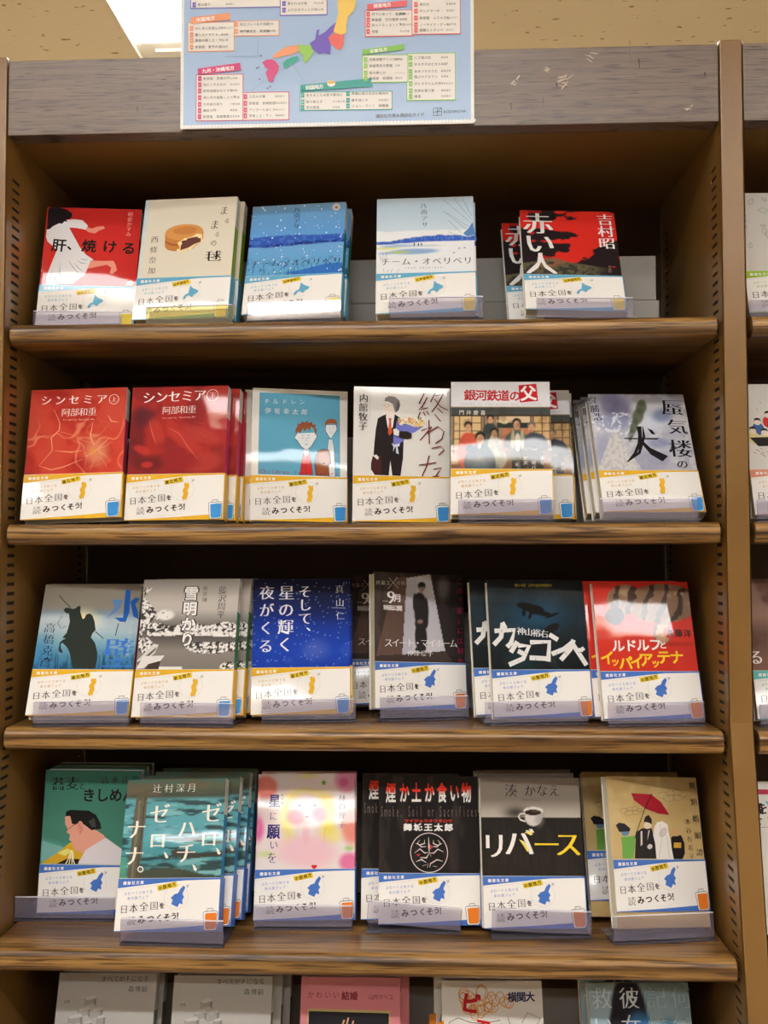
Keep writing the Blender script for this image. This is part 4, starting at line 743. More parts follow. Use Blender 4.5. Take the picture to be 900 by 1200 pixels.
def art_waves():
    p = Print([(125, 85), (680, 75), (78, 645), (662, 618)]); r = Raster(p, (84, 150, 158)); X, Y = r.x, r.y; w = noise(r.u, r.v, 11, 3, 4, .45, 1.9); w2 = noise(r.u, r.v, 7, 13, 3, .3, 2.2)
    r.grad([(0, (78, 112, 104)), (8, (92, 98, 78)), (17, (70, 76, 66)), (21, (94, 160, 168)), (60, (86, 164, 178)), (80, (70, 140, 150)), (98, (84, 120, 112))]); r.mix((130, 190, 196), sm(.52, .66, w)*.8*sm(18, 24, r.v)); r.mix((40, 60, 62), sm(.56, .68, w2)*.85*sm(18, 24, r.v)); r.mix((112, 96, 76), sm(.5, .7, w)*.7*sm(20, 14, r.v))
    k = ((Y > 478+12*np.sin(X/40)) & (Y < 508+10*np.sin(X/60)) & (X > 380)); r.mix((66, 60, 50), k*.9); r.mix((70, 74, 60), ((Y > 600-25*np.sin((X-200)/110)) & (X > 190))*.9)
    # curtain at the left
    d = X-(206-.10*(Y-190)); r.mix((96, 88, 70), (np.abs(d) < 34)*(Y > 150)*.9); r.mix((130, 120, 96), (np.abs(d+8) < 6)*(Y > 200)*.8); r.mix((74, 66, 52), (np.abs(d-20) < 5)*(Y > 180)*.8); r.mix((84, 160, 130), ((X < 120) & (Y > 520))*.8)
    C = (244, 240, 228)
    for ch, x, y, z in (('ゼ', 605, 262, 118), ('ロ', 592, 406, 100), ('、', 640, 470, 90), ('ハ', 470, 352, 112), ('チ', 466, 488, 120), ('、', 510, 565, 80), ('ゼ', 312, 272, 118), ('ロ', 302, 420, 104), ('、', 346, 500, 90), ('ナ', 176, 362, 118), ('ナ', 166, 512, 118), ):
        if ch == '、': p.P(C, [(x-8, y-16), (x+6, y-8), (x+20, y+14), (x+12, y+22), (x+2, y+18)])
        else: p.T(C, ch, (x, y), (x, y), z, 'M')
        p.lay -= .7
    p.lay += 1; p.O(C, (204, 588), 15, 15, 1.0); p.T((220, 226, 220), '辻村深月', (296, 132), (492, 126), 52, 'm'); return p, r
def art_watercolor():
    p = Print([(103, 75), (755, 72), (78, 712), (745, 703)]); r = Raster(p, (236, 226, 224)); n = noise(r.u, r.v, 24, 3, 4); r.mix((240, 214, 214), sm(.45, .7, n)*.6)
    for c, x, y, rx, ry, so, k in (((222, 104, 92), 150, 160, 80, 75, .25, .8), ((232, 140, 120), 160, 165, 40, 38, .3, .5), ((226, 130, 172), 700, 120, 80, 80, .3, .8), ((206, 70, 130), 680, 130, 30, 30, .5, .6), ((232, 110, 90), 730, 430, 70, 110, .4, .7), ((220, 80, 150), 95, 440, 40, 80, .5, .8), ((226, 96, 150), 710, 660, 66, 60, .4, .8), ((240, 214, 60), 430, 250, 150, 70, .5, .7),
                                  ((240, 218, 70), 290, 360, 44, 90, .5, .75), ((240, 214, 60), 570, 350, 46, 120, .5, .8), ((238, 226, 110), 580, 480, 70, 60, .6, .7), ((236, 226, 130), 310, 480, 40, 60, .6, .6), ((240, 214, 216), 425, 310, 112, 110, .3, 1), ((240, 196, 208), 430, 590, 180, 110, .4, .95), ((242, 224, 226), 420, 430, 60, 60, .5, .9), ((232, 110, 140), 350, 365, 56, 48, .5, .75), ((232, 100, 140), 520, 345, 52, 48, .5, .75), ((238, 190, 120), 560, 300, 30, 60, .7, .5), ((150, 200, 110), 710, 570, 30, 16, .6, .7), ((200, 214, 120), 150, 610, 50, 20, .7, .6), ((220, 214, 100), 440, 90, 60, 14, .7, .6), ((236, 180, 196), 420, 470, 24, 70, .6, .6)): r.ell(c, (x, y), rx, ry, so, k)
    for q in ([(440, 175), (350, 190), (300, 260), (270, 360), (310, 500)], [(440, 175), (520, 190), (560, 260), (560, 400), (540, 520), (600, 540)]): p.S((226, 200, 60), q, .8, True)
    for x in (380, 482): p.E((80, 90, 150), (x, 286), 8, 6, n=8)
    p.P((206, 40, 50), [(414, 360), (428, 354), (444, 360), (430, 367)]); p.P((210, 40, 50), [(455, 690), (463, 678), (474, 684), (486, 678), (496, 690), (478, 708), (470, 708)]); p.P((110, 170, 60), [(545, 112), (552, 126), (566, 128), (556, 138), (558, 152), (545, 145), (532, 150), (534, 136), (524, 126), (538, 125)])
    N_ = (40, 30, 110)
    for ch, x, y, z in (('星', 210, 254, 90), ('に', 203, 356, 66), ('願', 202, 458, 100), ('い', 203, 548, 66), ('を', 192, 634, 80)): p.T(N_, ch, (x, y), (x, y), z, 'b' if ch in '星願' else 'm', sx=.9); p.lay -= .7
    p.lay += 1; p.T((70, 56, 80), '新装版', (262, 216), (262, 268), 18); p.T((70, 50, 56), '林真理子', (668, 236), (664, 412), 52, 'm'); return p, r
def art_smoke():
    p = Print([(190, 78), (790, 85), (185, 688), (800, 680)]); r = Raster(p, (30, 26, 26), step=2); n = noise(r.u, r.v, 24, 3, 3, 3, .6); r.mix((70, 60, 54), .6*sm(.5, .8, n))
    for ch, x in (('煙', 261), ('か', 346), ('土', 420), ('か', 500), ('食', 576), ('い', 652), ('物', 724)): p.T((216, 52, 34), ch, (x, 184), (x, 184), 62, 'b', sx=1.0, sy=2.0, col2=(236, 234, 230)); p.lay -= .7
    p.lay += 1; p.T((120, 108, 100), 'Smoke, Soil or Sacrifices', (205, 300), (780, 300), 30, 'g', sy=3.0, sx=.9); p.T((214, 60, 40), 'マイジョウオウタロウ', (358, 360), (626, 360), 30, 'b', sy=.7); p.T((240, 238, 236), '舞城王太郎', (366, 400), (616, 400), 56, 'B', sx=.95, sy=.8)
    E_ = (226, 214, 210); p.O(E_, (496, 558), 113, 122, .8, 40)
    for q in ([(494, 460), (496, 520), (498, 560)], [(415, 500), (440, 510), (470, 500), (468, 478)], [(575, 500), (550, 512), (522, 500), (524, 480)], [(440, 480), (425, 500), (450, 522), (480, 520)], [(550, 478), (566, 500), (545, 520), (512, 520)], [(408, 560), (440, 535), (470, 560), (494, 556)], [(585, 552), (550, 535), (525, 560), (500, 560)], [(498, 560), (480, 590), (440, 588)], [(500, 560), (508, 580)], [(415, 615), (450, 600), (480, 620)], [(580, 610), (545, 600), (505, 625), (500, 650)], [(455, 640), (480, 632)], [(520, 640), (545, 645)], [(490, 625), (486, 652)]): p.S(E_, q, 1.5, True); p.lay -= .7
    p.lay += 1; p.P((206, 60, 60), [(500, 505), (520, 520), (505, 540)]); p.P((206, 60, 60), [(420, 570), (445, 565), (430, 582)]); return p, r
def art_coffee():
    p = Print([(62, 92), (685, 92), (90, 722), (718, 722)]); r = Raster(p, (120, 110, 100)); X, Y = r.x, r.y
    r.grad([(0, (124, 114, 104)), (22, (128, 118, 108)), (34, (176, 168, 156)), (40.3, (186, 178, 166)), (40.8, (38, 34, 32)), (98, (40, 35, 32))]); r.mix((60, 54, 50), ((Y < 350))*np.exp(-((X-290)/70)**2-((Y-320)/38)**2)*.9); r.mix((56, 50, 44), .35*sm(.5, .7, noise(r.u, r.v, 10, 4, 3, 3, .5))*(Y > 352))
    r.ell((214, 210, 204), (402, 350), 54, 56, .06); r.ell((150, 144, 138), (440, 360), 26, 46, .8, .6); r.ell((226, 222, 216), (400, 308), 62, 26, .05); r.ell((44, 30, 22), (398, 318), 52, 18, .1); r.ell((120, 90, 60), (410, 312), 26, 7, .6, .6)
    p.S((214, 210, 204), [(350, 325), (318, 328), (308, 345), (320, 366), (352, 376)], 1.7)
    p.T((26, 22, 22), '湊', (260, 176), (260, 176), 86, 'm'); p.T((26, 22, 22), 'かなえ', (378, 176), (530, 176), 76, 'm'); p.T((60, 52, 48), 'Kanae Minato', (340, 236), (440, 238), 14)
    for ch, x, y, z, c in (('リ', 160, 530, 168, (246, 244, 240)), ('バ', 316, 510, 190, (246, 244, 240)), ('ー', 485, 522, 170, (248, 214, 52)), ('ス', 620, 520, 170, (248, 214, 52))): p.T(c, ch, (x, y), (x, y), z, 'M', sx=1.05)
    p.P((248, 230, 120), [(312, 490), (345, 505), (380, 560), (365, 570), (340, 530)]); p.P((248, 230, 120), [(345, 448), (378, 436), (400, 456), (385, 466), (362, 452)]); return p, r
def art_wedding():
    p = Print([(163, 50), (605, 50), (218, 515), (655, 538)], 105, 82.5); r = Raster(p, (190, 164, 110), step=1.25); n = noise(r.u, r.v, 20, 3, 3); r.grad([(0, (172, 144, 92)), (40, (196, 168, 112)), (98, (204, 180, 128))]); r.mix((214, 194, 146), .5*sm(.5, .8, n)); K = (34, 28, 30)
    for cx, cy, s_ in ((500, 160, 1.), (300, 250, .7)):
        for dx, dy, rr in ((-60, 0, 28), (-25, -12, 24), (10, -16, 26), (40, -4, 22), (-30, 16, 30), (15, 14, 26), (62, 12, 16)): p.O((96, 84, 60), (cx+dx*s_, cy+dy*s_), rr*s_, rr*.7*s_, .25, 16); p.lay -= .7
    p.lay += 1; p.P((168, 28, 44), [(284, 148), (380, 154), (430, 200), (474, 276), (420, 268), (358, 240), (300, 190)]); p.S((110, 16, 30), [(380, 154), (358, 240)], .4); p.S(K, [(384, 150), (352, 240), (318, 380), (305, 440)], .8)
    p.P((110, 170, 76), [(250, 398), (310, 390), (316, 440), (310, 516), (262, 512), (256, 440)]); p.E((104, 140, 170), (268, 372), 18, 20); p.P((36, 32, 44), [(222, 330), (236, 316), (262, 322), (290, 350), (288, 366), (240, 368)])
    p.P(K, [(316, 372), (345, 350), (390, 352), (408, 420), (418, 522), (318, 516)]); p.E((226, 208, 186), (370, 335), 18, 20); p.P(K, [(350, 312), (356, 286), (372, 274), (388, 300), (390, 330), (376, 320)]); p.P((214, 204, 196), [(338, 368), (346, 366), (350, 440), (342, 450)]); p.P((214, 204, 196), [(374, 366), (382, 360), (372, 420)]); p.E((200, 196, 200), (385, 454), 12, 14)
    p.P((236, 232, 226), [(402, 345), (415, 318), (440, 312), (465, 330), (472, 372), (486, 440), (508, 530), (420, 524), (410, 440), (398, 390)]); p.E((214, 204, 200), (446, 376), 18, 30, 20); p.S((150, 140, 136), [(430, 330), (440, 420), (432, 520)], .3); p.S((150, 140, 136), [(465, 400), (480, 520)], .3)
    p.P(K, [(485, 408), (500, 394), (535, 396), (552, 440), (556, 500), (545, 532), (502, 530), (490, 470)]); p.P((206, 168, 116), [(484, 352), (494, 362), (518, 360), (530, 354), (532, 380), (520, 400), (498, 400), (486, 382)]); p.P((214, 164, 60), [(500, 436), (536, 438), (536, 468), (500, 466)])
    p.T(K, '異類婚姻譚', (584, 100), (630, 498), 46, 'M'); p.T(K, '本谷有希子', (566, 318), (590, 520), 38, 'm'); return p, r
def art_grey_blocks():
    p = Print([(90, 62), (410, 62), (84, 340), (416, 340)]); p.P((190, 188, 184), [(90, 62), (410, 62), (416, 340), (84, 340)]); p.T((90, 88, 86), 'すべてがFになる', (238, 78), (376, 76), 21); p.T((90, 88, 86), '森博嗣', (330, 104), (374, 104), 20)
    def cube(x, y, w, h, d):
        p.P((168, 165, 162), [(x, y), (x+w, y-d), (x+w, y+h-d), (x, y+h)]); p.P((140, 137, 135), [(x+w, y-d), (x+w+d, y), (x+w+d, y+h), (x+w, y+h-d)]); p.P((204, 202, 199), [(x, y), (x+w, y-d), (x+w+d, y), (x+d, y+d*.6)])
    for x, y, w, h, d in ((113, 134, 14, 12, 3), (180, 130, 30, 22, 9), (205, 160, 30, 26, 9), (160, 160, 34, 24, 9), (130, 180, 40, 24, 9), (108, 206, 34, 24, 9), (180, 196, 24, 20, 7), (225, 180, 22, 30, 7), (120, 236, 30, 30, 9)): cube(x, y, w, h, d)
    return p, None
def art_pink():
    p = Print([(68, 70), (380, 70), (60, 340), (385, 340)]); p.P((224, 138, 148), [(68, 70), (380, 70), (385, 340), (60, 340)]); p.T((140, 40, 56), 'かわいい', (98, 116), (178, 116), 22); p.T((140, 40, 56), '結婚', (208, 118), (234, 118), 26, 'b'); p.T((130, 50, 64), '山内マリコ', (288, 120), (350, 120), 17)
    p.P((206, 190, 130), [(88, 152), (350, 156), (352, 340), (84, 340)]); p.P((38, 36, 44), [(92, 158), (346, 162), (348, 340), (88, 340)])
    p.E((170, 84, 70), (125, 206), 16, 14); p.E((224, 170, 140), (130, 222), 16, 14)
    for q in ([(200, 240), (194, 205), (205, 180)], [(210, 240), (212, 195), (218, 174)], [(220, 240), (228, 200), (234, 182)], [(228, 244), (244, 215), (248, 200)]): p.S((228, 180, 140), q, 1.6)
    p.P((228, 180, 140), [(196, 230), (232, 232), (240, 340), (190, 340)]); return p, None
def art_scribble():
    p = Print([(510, 85), (838, 92), (500, 340), (842, 340)]); p.P((232, 228, 222), [(510, 85), (838, 92), (842, 340), (500, 340)]); rn = random.Random(8)
    for i in range(26): p.O((224, 150, 60), (rn.uniform(580, 740), rn.uniform(108, 168)), rn.uniform(12, 24), rn.uniform(10, 18), .8, 12); p.lay -= .7
    p.lay += 1; K = (50, 46, 50)
    p.S(K, [(520, 215), (530, 185), (560, 175), (600, 186), (640, 190), (700, 182)], .6); p.S(K, [(515, 230), (560, 215), (590, 222)], .5); p.S(K, [(770, 190), (790, 165), (830, 180), (800, 215), (780, 250)], .5); p.S(K, [(690, 205), (705, 190)], .5); p.S(K, [(725, 175), (735, 200)], .5)
    for ch, x, y, z in (('ピ', 604, 140, 66), ('エ', 642, 196, 54), ('ロ', 660, 250, 50)): p.T((196, 30, 40), ch, (x, y), (x, y), z, 'B', rot=10)
    p.E((200, 40, 50), (720, 208), 9, 9); p.T((40, 40, 90), '横関大', (742, 128), (800, 128), 32, 'b'); p.P((214, 130, 40), [(488, 185), (512, 182), (508, 240), (484, 240)]); return p, None
def art_memory():
    p = Print([(288, 100), (640, 100), (284, 400), (650, 400)]); r = Raster(p, (150, 178, 188), step=2); r.grad([(0, (140, 166, 172)), (30, (160, 190, 204)), (98, (150, 186, 206))]); r.mix((178, 204, 216), sm(.45, .7, r.n(26, 4))*.6); r.ell((36, 34, 44), (425, 190), 62, 110, .08); r.ell((36, 34, 44), (400, 300), 60, 150, .08); r.ell((62, 122, 180), (460, 240), 50, 60, .3); r.ell((50, 110, 150), (560, 260), 36, 50, .5)
    C = (222, 232, 234)
    for tx, x in (('救いの', 332), ('彼女', 430), ('記憶', 526), ('何年', 612)): p.T(C if x < 500 else (186, 206, 210), tx, (x, 142), (x, 142+78*(len(tx)-1)), 68, 'm')
    return p, r
def art_vines():
    p = Print([(0, 0), (105, 0), (0, 98), (105, 98)]); p.P((214, 210, 204), [(0, 0), (105, 0), (105, 98), (0, 98)]); rn = random.Random(2)
    for i in range(34):
        x, y, a = rn.uniform(5, 100), rn.uniform(4, 94), rn.uniform(0, 360); l = rn.uniform(6, 12); q = [(x+l*t*math.cos(R(a))-s_*l*.28*math.sin(math.pi*t)*math.sin(R(a)), y+l*t*math.sin(R(a))+s_*l*.28*math.sin(math.pi*t)*math.cos(R(a))) for s_, ts in ((1, (0, .25, .5, .75, 1)), (-1, (.75, .5, .25))) for t in ts]
        c = rn.choice([(90, 140, 100), (120, 120, 110), (140, 110, 100), (110, 160, 110)]); p.S(c, q, .4, closed=True); p.S(c, [q[0], q[4]], .2); p.lay -= 1.4
    p.lay += 2; p.T((60, 40, 50), '宮木あや子', (7, 12), (7, 44), 6, 'm'); return p, None
def art_picnic():
    p = Print([(0, 0), (105, 0), (0, 98), (105, 98)]); p.P((224, 221, 216), [(0, 0), (105, 0), (105, 98), (0, 98)]); rn = random.Random(6); K = (40, 36, 40)
    for x, y, c in ((14, 44, (70, 100, 160)), (26, 36, (196, 50, 56)), (40, 40, (90, 140, 90)), (8, 54, (226, 214, 150)), (20, 56, (230, 220, 160)), (54, 38, (80, 110, 170)), (66, 46, (210, 160, 60)), (78, 40, (180, 60, 70))):
        p.E(c, (x, y+8), 6.4, 7); p.E((240, 226, 212), (x, y), 3.6, 3.8); p.P(K, [(x-3.8, y), (x-3, y-3.8), (x, y-4.8), (x+3, y-3.8), (x+3.8, y), (x+2, y-2), (x-2, y-2)])
    p.P(K, [(4, 62), (80, 60), (86, 70), (12, 72)])
    for i in range(40): p.S((150, 90, 70), [(x := rn.uniform(6, 80), y := rn.uniform(72, 82)), (x+3, y+1.5)], .5); p.lay -= .7
    p.lay += 1
    for i in range(9): p.S(K, [(x := rn.uniform(4, 90), y := rn.uniform(20, 34)), (x+1.2, y+3)], .3)
    return p, None
def art_sepia():
    p = Print([(0, 0), (105, 0), (0, 98), (105, 98)]); r = Raster(p, (140, 112, 98), step=2); r.grad([(0, (120, 94, 82)), (40, (150, 120, 106)), (60, (104, 78, 70)), (98, (128, 92, 80))]); r.mix((96, 66, 58), sm(.5, .65, r.n(22, 5))); p.T((240, 236, 232), 'る', (5, 84), (5, 84), 17, 'M'); return p, r
def art_white_red():
    p = Print([(0, 0), (105, 0), (0, 148), (105, 148)], 105, 148); p.P((236, 232, 226), [(0, 0), (105, 0), (105, 148), (0, 148)]); p.P((196, 66, 90), [(0, 8), (105, 8), (105, 13), (0, 13)]); p.P((110, 180, 214), [(14, 20), (40, 20), (40, 30), (20, 30)])
    p.T((50, 34, 34), '日本全国を', (-8, 28), (10, 27), 12, 'b'); p.clip = None
    p.S((140, 130, 130), [(0, 46), (60, 44)], .4); p.T((70, 50, 40), 'そう！', (4, 38), (34, 36), 12, 'b'); return p, None
# ------------------------------------------------------------------ books: pose = x, y, z above the shelf, yaw, lean, roll
GREY = (214, 212, 206)
SHN = ['top shelf', 'second shelf', 'third shelf', 'fourth shelf', 'lowest visible shelf']
# key: (row, short, label, thickness, art, band region, front base colour, spine colours, spine title, pose, copies behind [(dx, dy, dz)])
BK = {
'A1': (0, 'red book with a white-dressed figure', 'red paperback with a black-haired figure in a white dress, leftmost on the top shelf', .010, art_red_dress, 'hokkaido', (205, 42, 38), (GREY, (196, 44, 40)), '肝、焼ける', (.0140, .0467, .0072, 5.7, 13.9, -.8), []),
'A2': (0, 'cream bean-cake book', 'cream paperback with a bitten bean cake on its cover, top shelf', .014, art_cake, 'hokkaido', (226, 217, 198), (GREY, (136, 176, 44)), 'まるまるの毬', (.1235, .0380, .0103, -4.5, 14.3, -.3), [(.0052, .0155, 0)]),
'A3': (0, 'blue snowfall book', 'blue paperback of a snowy night landscape with falling snow, top shelf', .016, art_snow_night, 'hokkaido', (110, 160, 210), (GREY, (40, 132, 92)), 'チームオベリベリ', (.2445, .0236, .0105, -4.0, 23.0, .8), [(.0030, .0175, 0)]),
'A4': (0, 'pale snowfield book', 'pale blue and white paperback of a daytime snowfield, top shelf', .014, art_snow_day, 'hokkaido', (225, 232, 240), (GREY, (60, 160, 140)), 'チームオベリベリ', (.3865, .0180, .0084, -1.0, 19.6, .6), [(.0018, .0155, 0)]),
'A5': (0, 'black and red cloud book', 'black paperback with red clouds and bold white title, right end of the top shelf', .010, art_red_man, 'hokkaido', (34, 24, 26), (GREY, (150, 40, 40)), '', (.5430, .0248, .0131, 2.8, 28.7, -1.7), [(-.0150, .0250, -.005)]),
'B1': (1, 'orange-red cell book', 'orange-red paperback with pale cell-like veins, leftmost on the second shelf', .014, art_red_cells, 'tohoku', (203, 66, 48), (GREY, (196, 60, 110)), '', (.0132, .0156, .0045, .7, 14.7, 1.6), []),
'B2': (1, 'dark red petal book', 'dark red paperback with soft petals, front of a row with pink spines', .016, art_red_petals, 'tohoku', (170, 44, 40), (GREY, (196, 56, 112)), 'シンセミア', (.1214, .0230, .0040, -2.0, 11.0, .5), [(.0085, .017, 0), (.0125, .034, 0), (.0165, .051, 0)]),
'B3': (1, 'white book with a turquoise picture', 'white paperback with a turquoise picture of two men and a brown dog', .012, art_children, 'tohoku', (238, 235, 228), (GREY, GREY), '', (.2483, .0560, .0050, 11.0, 6.9, -1.2), [(-.0085, .0135, 0)]),
'B4': (1, 'white book of a man with a bouquet', 'white paperback with a suited man holding a bouquet', .014, art_bouquet, 'tohoku', (230, 229, 226), (GREY, GREY), '', (.3594, .0545, .0036, 5.8, 4.6, -.9), []),
'B5': (1, 'family photo book', 'paperback with a family photograph in kimono and red title, front copy', .017, art_family, 'tohoku', (226, 226, 230), (GREY, (70, 60, 60)), '銀河鉄道', (.4639, .0228, .0082, -.5, 13.0, -.6), [(.0275, .0390, -.003), (.0330, .0610, -.003)]),
'B6': (1, 'pale photographic book with a big black kanji', 'grey-white paperback with a huge black brushed character, rightmost on the second shelf', .016, art_mirage, 'tohoku', (208, 208, 214), (GREY, GREY), '', (.6205, .0187, .0100, 4.0, 26.5, 0.), [(-.0050, .0185, 0), (-.0105, .0370, 0)]),
'C1': (2, 'horse rider book', 'paperback with a dark rider on a rearing horse, leftmost on the third shelf', .014, art_horse, 'tohoku', (140, 140, 135), (GREY, (196, 50, 40)), '', (.0239, .0090, .0105, 6.3, 25.7, -.9), [(.0006, .016, 0)]),
'C2': (2, 'grey snow scene book', 'grey paperback of a woodblock-style snow scene, front of a row with green spines', .015, art_snowscene, 'tohoku', (160, 154, 146), (GREY, (30, 124, 78)), '雪明かり', (.1318, .0190, .0076, -2.5, 16.9, .6), [(.0082, .0165, 0), (.0125, .033, 0)]),
'C3': (2, 'night-blue book', 'deep blue starry paperback with three columns of white characters', .014, art_starry, 'tohoku', (20, 50, 140), (GREY, (30, 40, 60)), '', (.2524, .0420, .0068, 4.3, 15.9, .4), [(.0012, .0150, 0)]),
'C4': (2, 'black film tie-in book', 'black paperback with a figure in a bright doorway, turned sideways on the third shelf', .019, art_home, 'chubu', (50, 42, 42), (GREY, (40, 36, 38)), '', (.3833, .0540, .0125, 21.0, 10.8, -3.2), [(-.0340, .0500, -.003)]),
'C5': (2, 'dark diver book', 'dark paperback with a diver and cracked white katakana, front copy', .013, art_diver, 'chubu', (18, 26, 32), (GREY, (30, 30, 34)), '', (.5080, .0337, .0068, 7.0, 17.0, -.4), [(-.0180, .0155, .0)]),
'C6': (2, 'red book with a striped brown shape', 'red paperback with a striped brown shape and yellow katakana, rightmost on the third shelf', .010, art_stripes, 'chubu', (208, 50, 38), (GREY, (208, 50, 38)), '', (.6206, .0300, .0064, 6.0, 18.7, -.5), [(-.0072, .0130, 0)]),
'D1': (3, 'green noodle-eater book', 'green paperback with a man eating noodles, leftmost on the fourth shelf', .012, art_soba, 'chubu', (66, 128, 110), (GREY, (60, 120, 100)), '', (.0233, .0480, .0062, .9, 7.5, -.4), [(.0020, .0130, .0005), (.0035, .0260, .001)]),
'D2': (3, 'teal wave book', 'teal paperback of waves beyond a curtain, foremost on the fourth shelf with blue spines', .016, art_waves, 'chubu', (84, 150, 158), (GREY, (48, 128, 190)), 'ゼロハチ', (.1255, -.0120, .0102, -2.0, 20.6, 1.8), [(.0085, .0180, 0), (.0155, .0365, .0), (.0185, .0545, 0)]),
'D3': (3, 'pink watercolour book', 'white and pink watercolour paperback of a blonde girl', .012, art_watercolor, 'chubu', (236, 226, 224), (GREY, (214, 70, 120)), '', (.2579, .0320, .0072, 1.6, 19.8, .7), [(-.0004, .0140, 0)]),
'D4': (3, 'black emblem book', 'black paperback with red and white title over a round emblem, front copy', .010, art_smoke, 'chubu', (30, 26, 26), (GREY, (170, 50, 46)), '', (.3880, .0279, .0066, .7, 17.1, .1), [(-.0190, .0145, 0)]),
'D5': (3, 'coffee cup book', 'brown and black paperback with a coffee cup and a white and yellow title', .014, art_coffee, 'chubu', (124, 114, 104), (GREY, (226, 196, 60)), '', (.4954, .0152, .0088, 5.0, 16.5, -1.0), [(-.0012, .0155, 0), (-.0022, .031, 0)]),
'D6': (3, 'gold book with a red parasol', 'gold paperback with a red parasol and wedding figures, rightmost on the fourth shelf', .013, art_wedding, 'chubu', (196, 168, 112), (GREY, GREY), '', (.6279, .0073, .0132, 18.0, 16.7, -4.4), [(-.0190, .0450, -.004)]),
'E1': (4, 'left grey block book', 'pale grey paperback with grey cubes, leftmost on the lowest visible shelf', .016, art_grey_blocks, None, (190, 188, 184), (GREY, (120, 116, 112)), '', (.0440, .0180, .0068, 1.0, 18., 0.), [(.0040, .0175, 0)]),
'E2': (4, 'right grey block book', 'pale grey paperback with grey cubes, second from the left on the lowest visible shelf', .016, art_grey_blocks, None, (190, 188, 184), (GREY, (90, 86, 84)), '', (.1690, .0160, .0068, 1.0, 18., 0.), [(.0080, .0175, 0), (.0150, .0350, 0)]),
'E3': (4, 'pink book', 'pink paperback with a dark framed picture of hands, lowest visible shelf', .015, art_pink, None, (224, 138, 148), (GREY, (206, 120, 132)), '', (.3050, .0180, .0068, 1.0, 18., 0.), [(.0090, .0165, 0)]),
'E4': (4, 'white scribble book', 'white paperback with orange scribbles and red katakana, lowest visible shelf', .014, art_scribble, None, (232, 228, 222), (GREY, GREY), '', (.4545, .0140, .0068, 2.0, 18., 0.), [(-.0080, .0160, 0)]),
'E5': (4, 'pale blue book with a dark silhouette', 'pale blue paperback with a dark silhouette, right end of the lowest visible shelf', .014, art_memory, None, (150, 178, 188), (GREY, GREY), '', (.6080, .0140, .0068, 3.0, 18., 0.), [(-.0060, .0160, 0)]),
'F1': (0, 'leafy book', 'white leafy paperback, top shelf of the right-hand bookcase', .012, art_vines, 'kinki', (214, 210, 204), (GREY, GREY), '', (.7745, .0300, .0080, 1.0, 17., 0.), []),
'F2': (1, 'crowd drawing book', 'white paperback with a drawn crowd, second shelf of the right-hand bookcase', .012, art_picnic, 'kanto', (224, 221, 216), (GREY, GREY), '', (.7765, .0300, .0072, 1.0, 16., 0.), []),
'F3': (2, 'sepia book', 'brown sepia paperback, third shelf of the right-hand bookcase', .012, art_sepia, 'shikoku', (130, 100, 90), (GREY, GREY), '', (.7760, .0300, .0072, 1.0, 16., 0.), []),
'F4': (3, 'white book with a red stripe', 'white paperback with a red stripe, fourth shelf of the right-hand bookcase', .012, art_white_red, None, (236, 232, 226), (GREY, GREY), '', (.7755, .0160, .0072, 1.0, 16., 0.), []),
}
ORD = ['first', 'second', 'third', 'fourth']
def pose_matrix(x, y, z, yaw, lean, roll):
    return Matrix.Translation((x, y, z)) @ Matrix.Rotation(R(yaw), 4, 'Z') @ Matrix.Rotation(-R(lean), 4, 'X') @ Matrix.Rotation(-R(roll), 4, 'Y')
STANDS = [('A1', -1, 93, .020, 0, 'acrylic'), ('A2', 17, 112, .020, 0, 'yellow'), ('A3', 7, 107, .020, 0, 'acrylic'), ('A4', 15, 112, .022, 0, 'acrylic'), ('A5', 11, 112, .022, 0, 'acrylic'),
          ('B5', 8, 107, .021, 0, 'acrylic'), ('B6', -5, 96, .021, 0, 'acrylic'), ('C1', 9, 106, .022, 0, 'acrylic'), ('C2', 11, 109, .021, 0, 'acrylic'), ('C3', 12, 111, .021, 0, 'acrylic'), ('C4', 5, 101, .022, 0, 'acrylic'),
          ('C5', -10, 98, .021, 0, 'acrylic'), ('C6', 3, 104, .021, 0, 'acrylic'), ('D1', -22, 84, .022, 0, 'acrylic'), ('D2', 8, 112, .022, 0, 'acrylic'), ('D3', 1, 103, .021, 0, 'acrylic'), ('D4', -12, 84, .022, 4.5, 'acrylic'),
          ('D5', 7, 108, .022, 3.0, 'acrylic'), ('D6', -6, 98, .024, 0, 'acrylic'), ('F1', -1, 99, .018, 0, 'acrylic'), ('F2', 1, 101, .020, 0, 'acrylic'), ('F3', 1, 101, .020, 0, 'acrylic')]
for key, (row, short, label, T, art, reg, base, sp, title, ps, back) in BK.items():
    x, y, z, yaw, lean, roll = ps; z0 = SH[row]+ZF
    b = make_book(label, T, art, reg, base, sp, title, .0155 if key == 'D6' else 0.)
    if any(q[0] == key for q in STANDS): z += .0007
    b.matrix_world = pose_matrix(x, y, z0+z, yaw, lean, roll)
    if back: b['group'] = 'copies of the '+short
    pitch = (T+.0030)/math.cos(R(lean))/math.cos(R(yaw))
    for i, (dx, dy, dz) in enumerate(back):
        pitch_i = dx*math.tan(R(yaw))
        c = copy_tree(b)
        lb = '%s, %s copy behind the front' % (short, ORD[i]) if len(back) > 1 else '%s, copy behind the front one' % short
        c['label'] = lb; yw = 4. if key in ('C4', 'D6') else yaw
        if key in ('C4', 'D6'): c.matrix_world = pose_matrix(x+dx, y+dy, z0+z+dz, 1., 15. if key == 'C4' else 22., 0)
        else: c.matrix_world = pose_matrix(x+dx, y+(i+1)*pitch+pitch_i if key not in ('A5', 'B5') else y+dy+.004, z0+z+dz, yaw, lean, roll*.3)
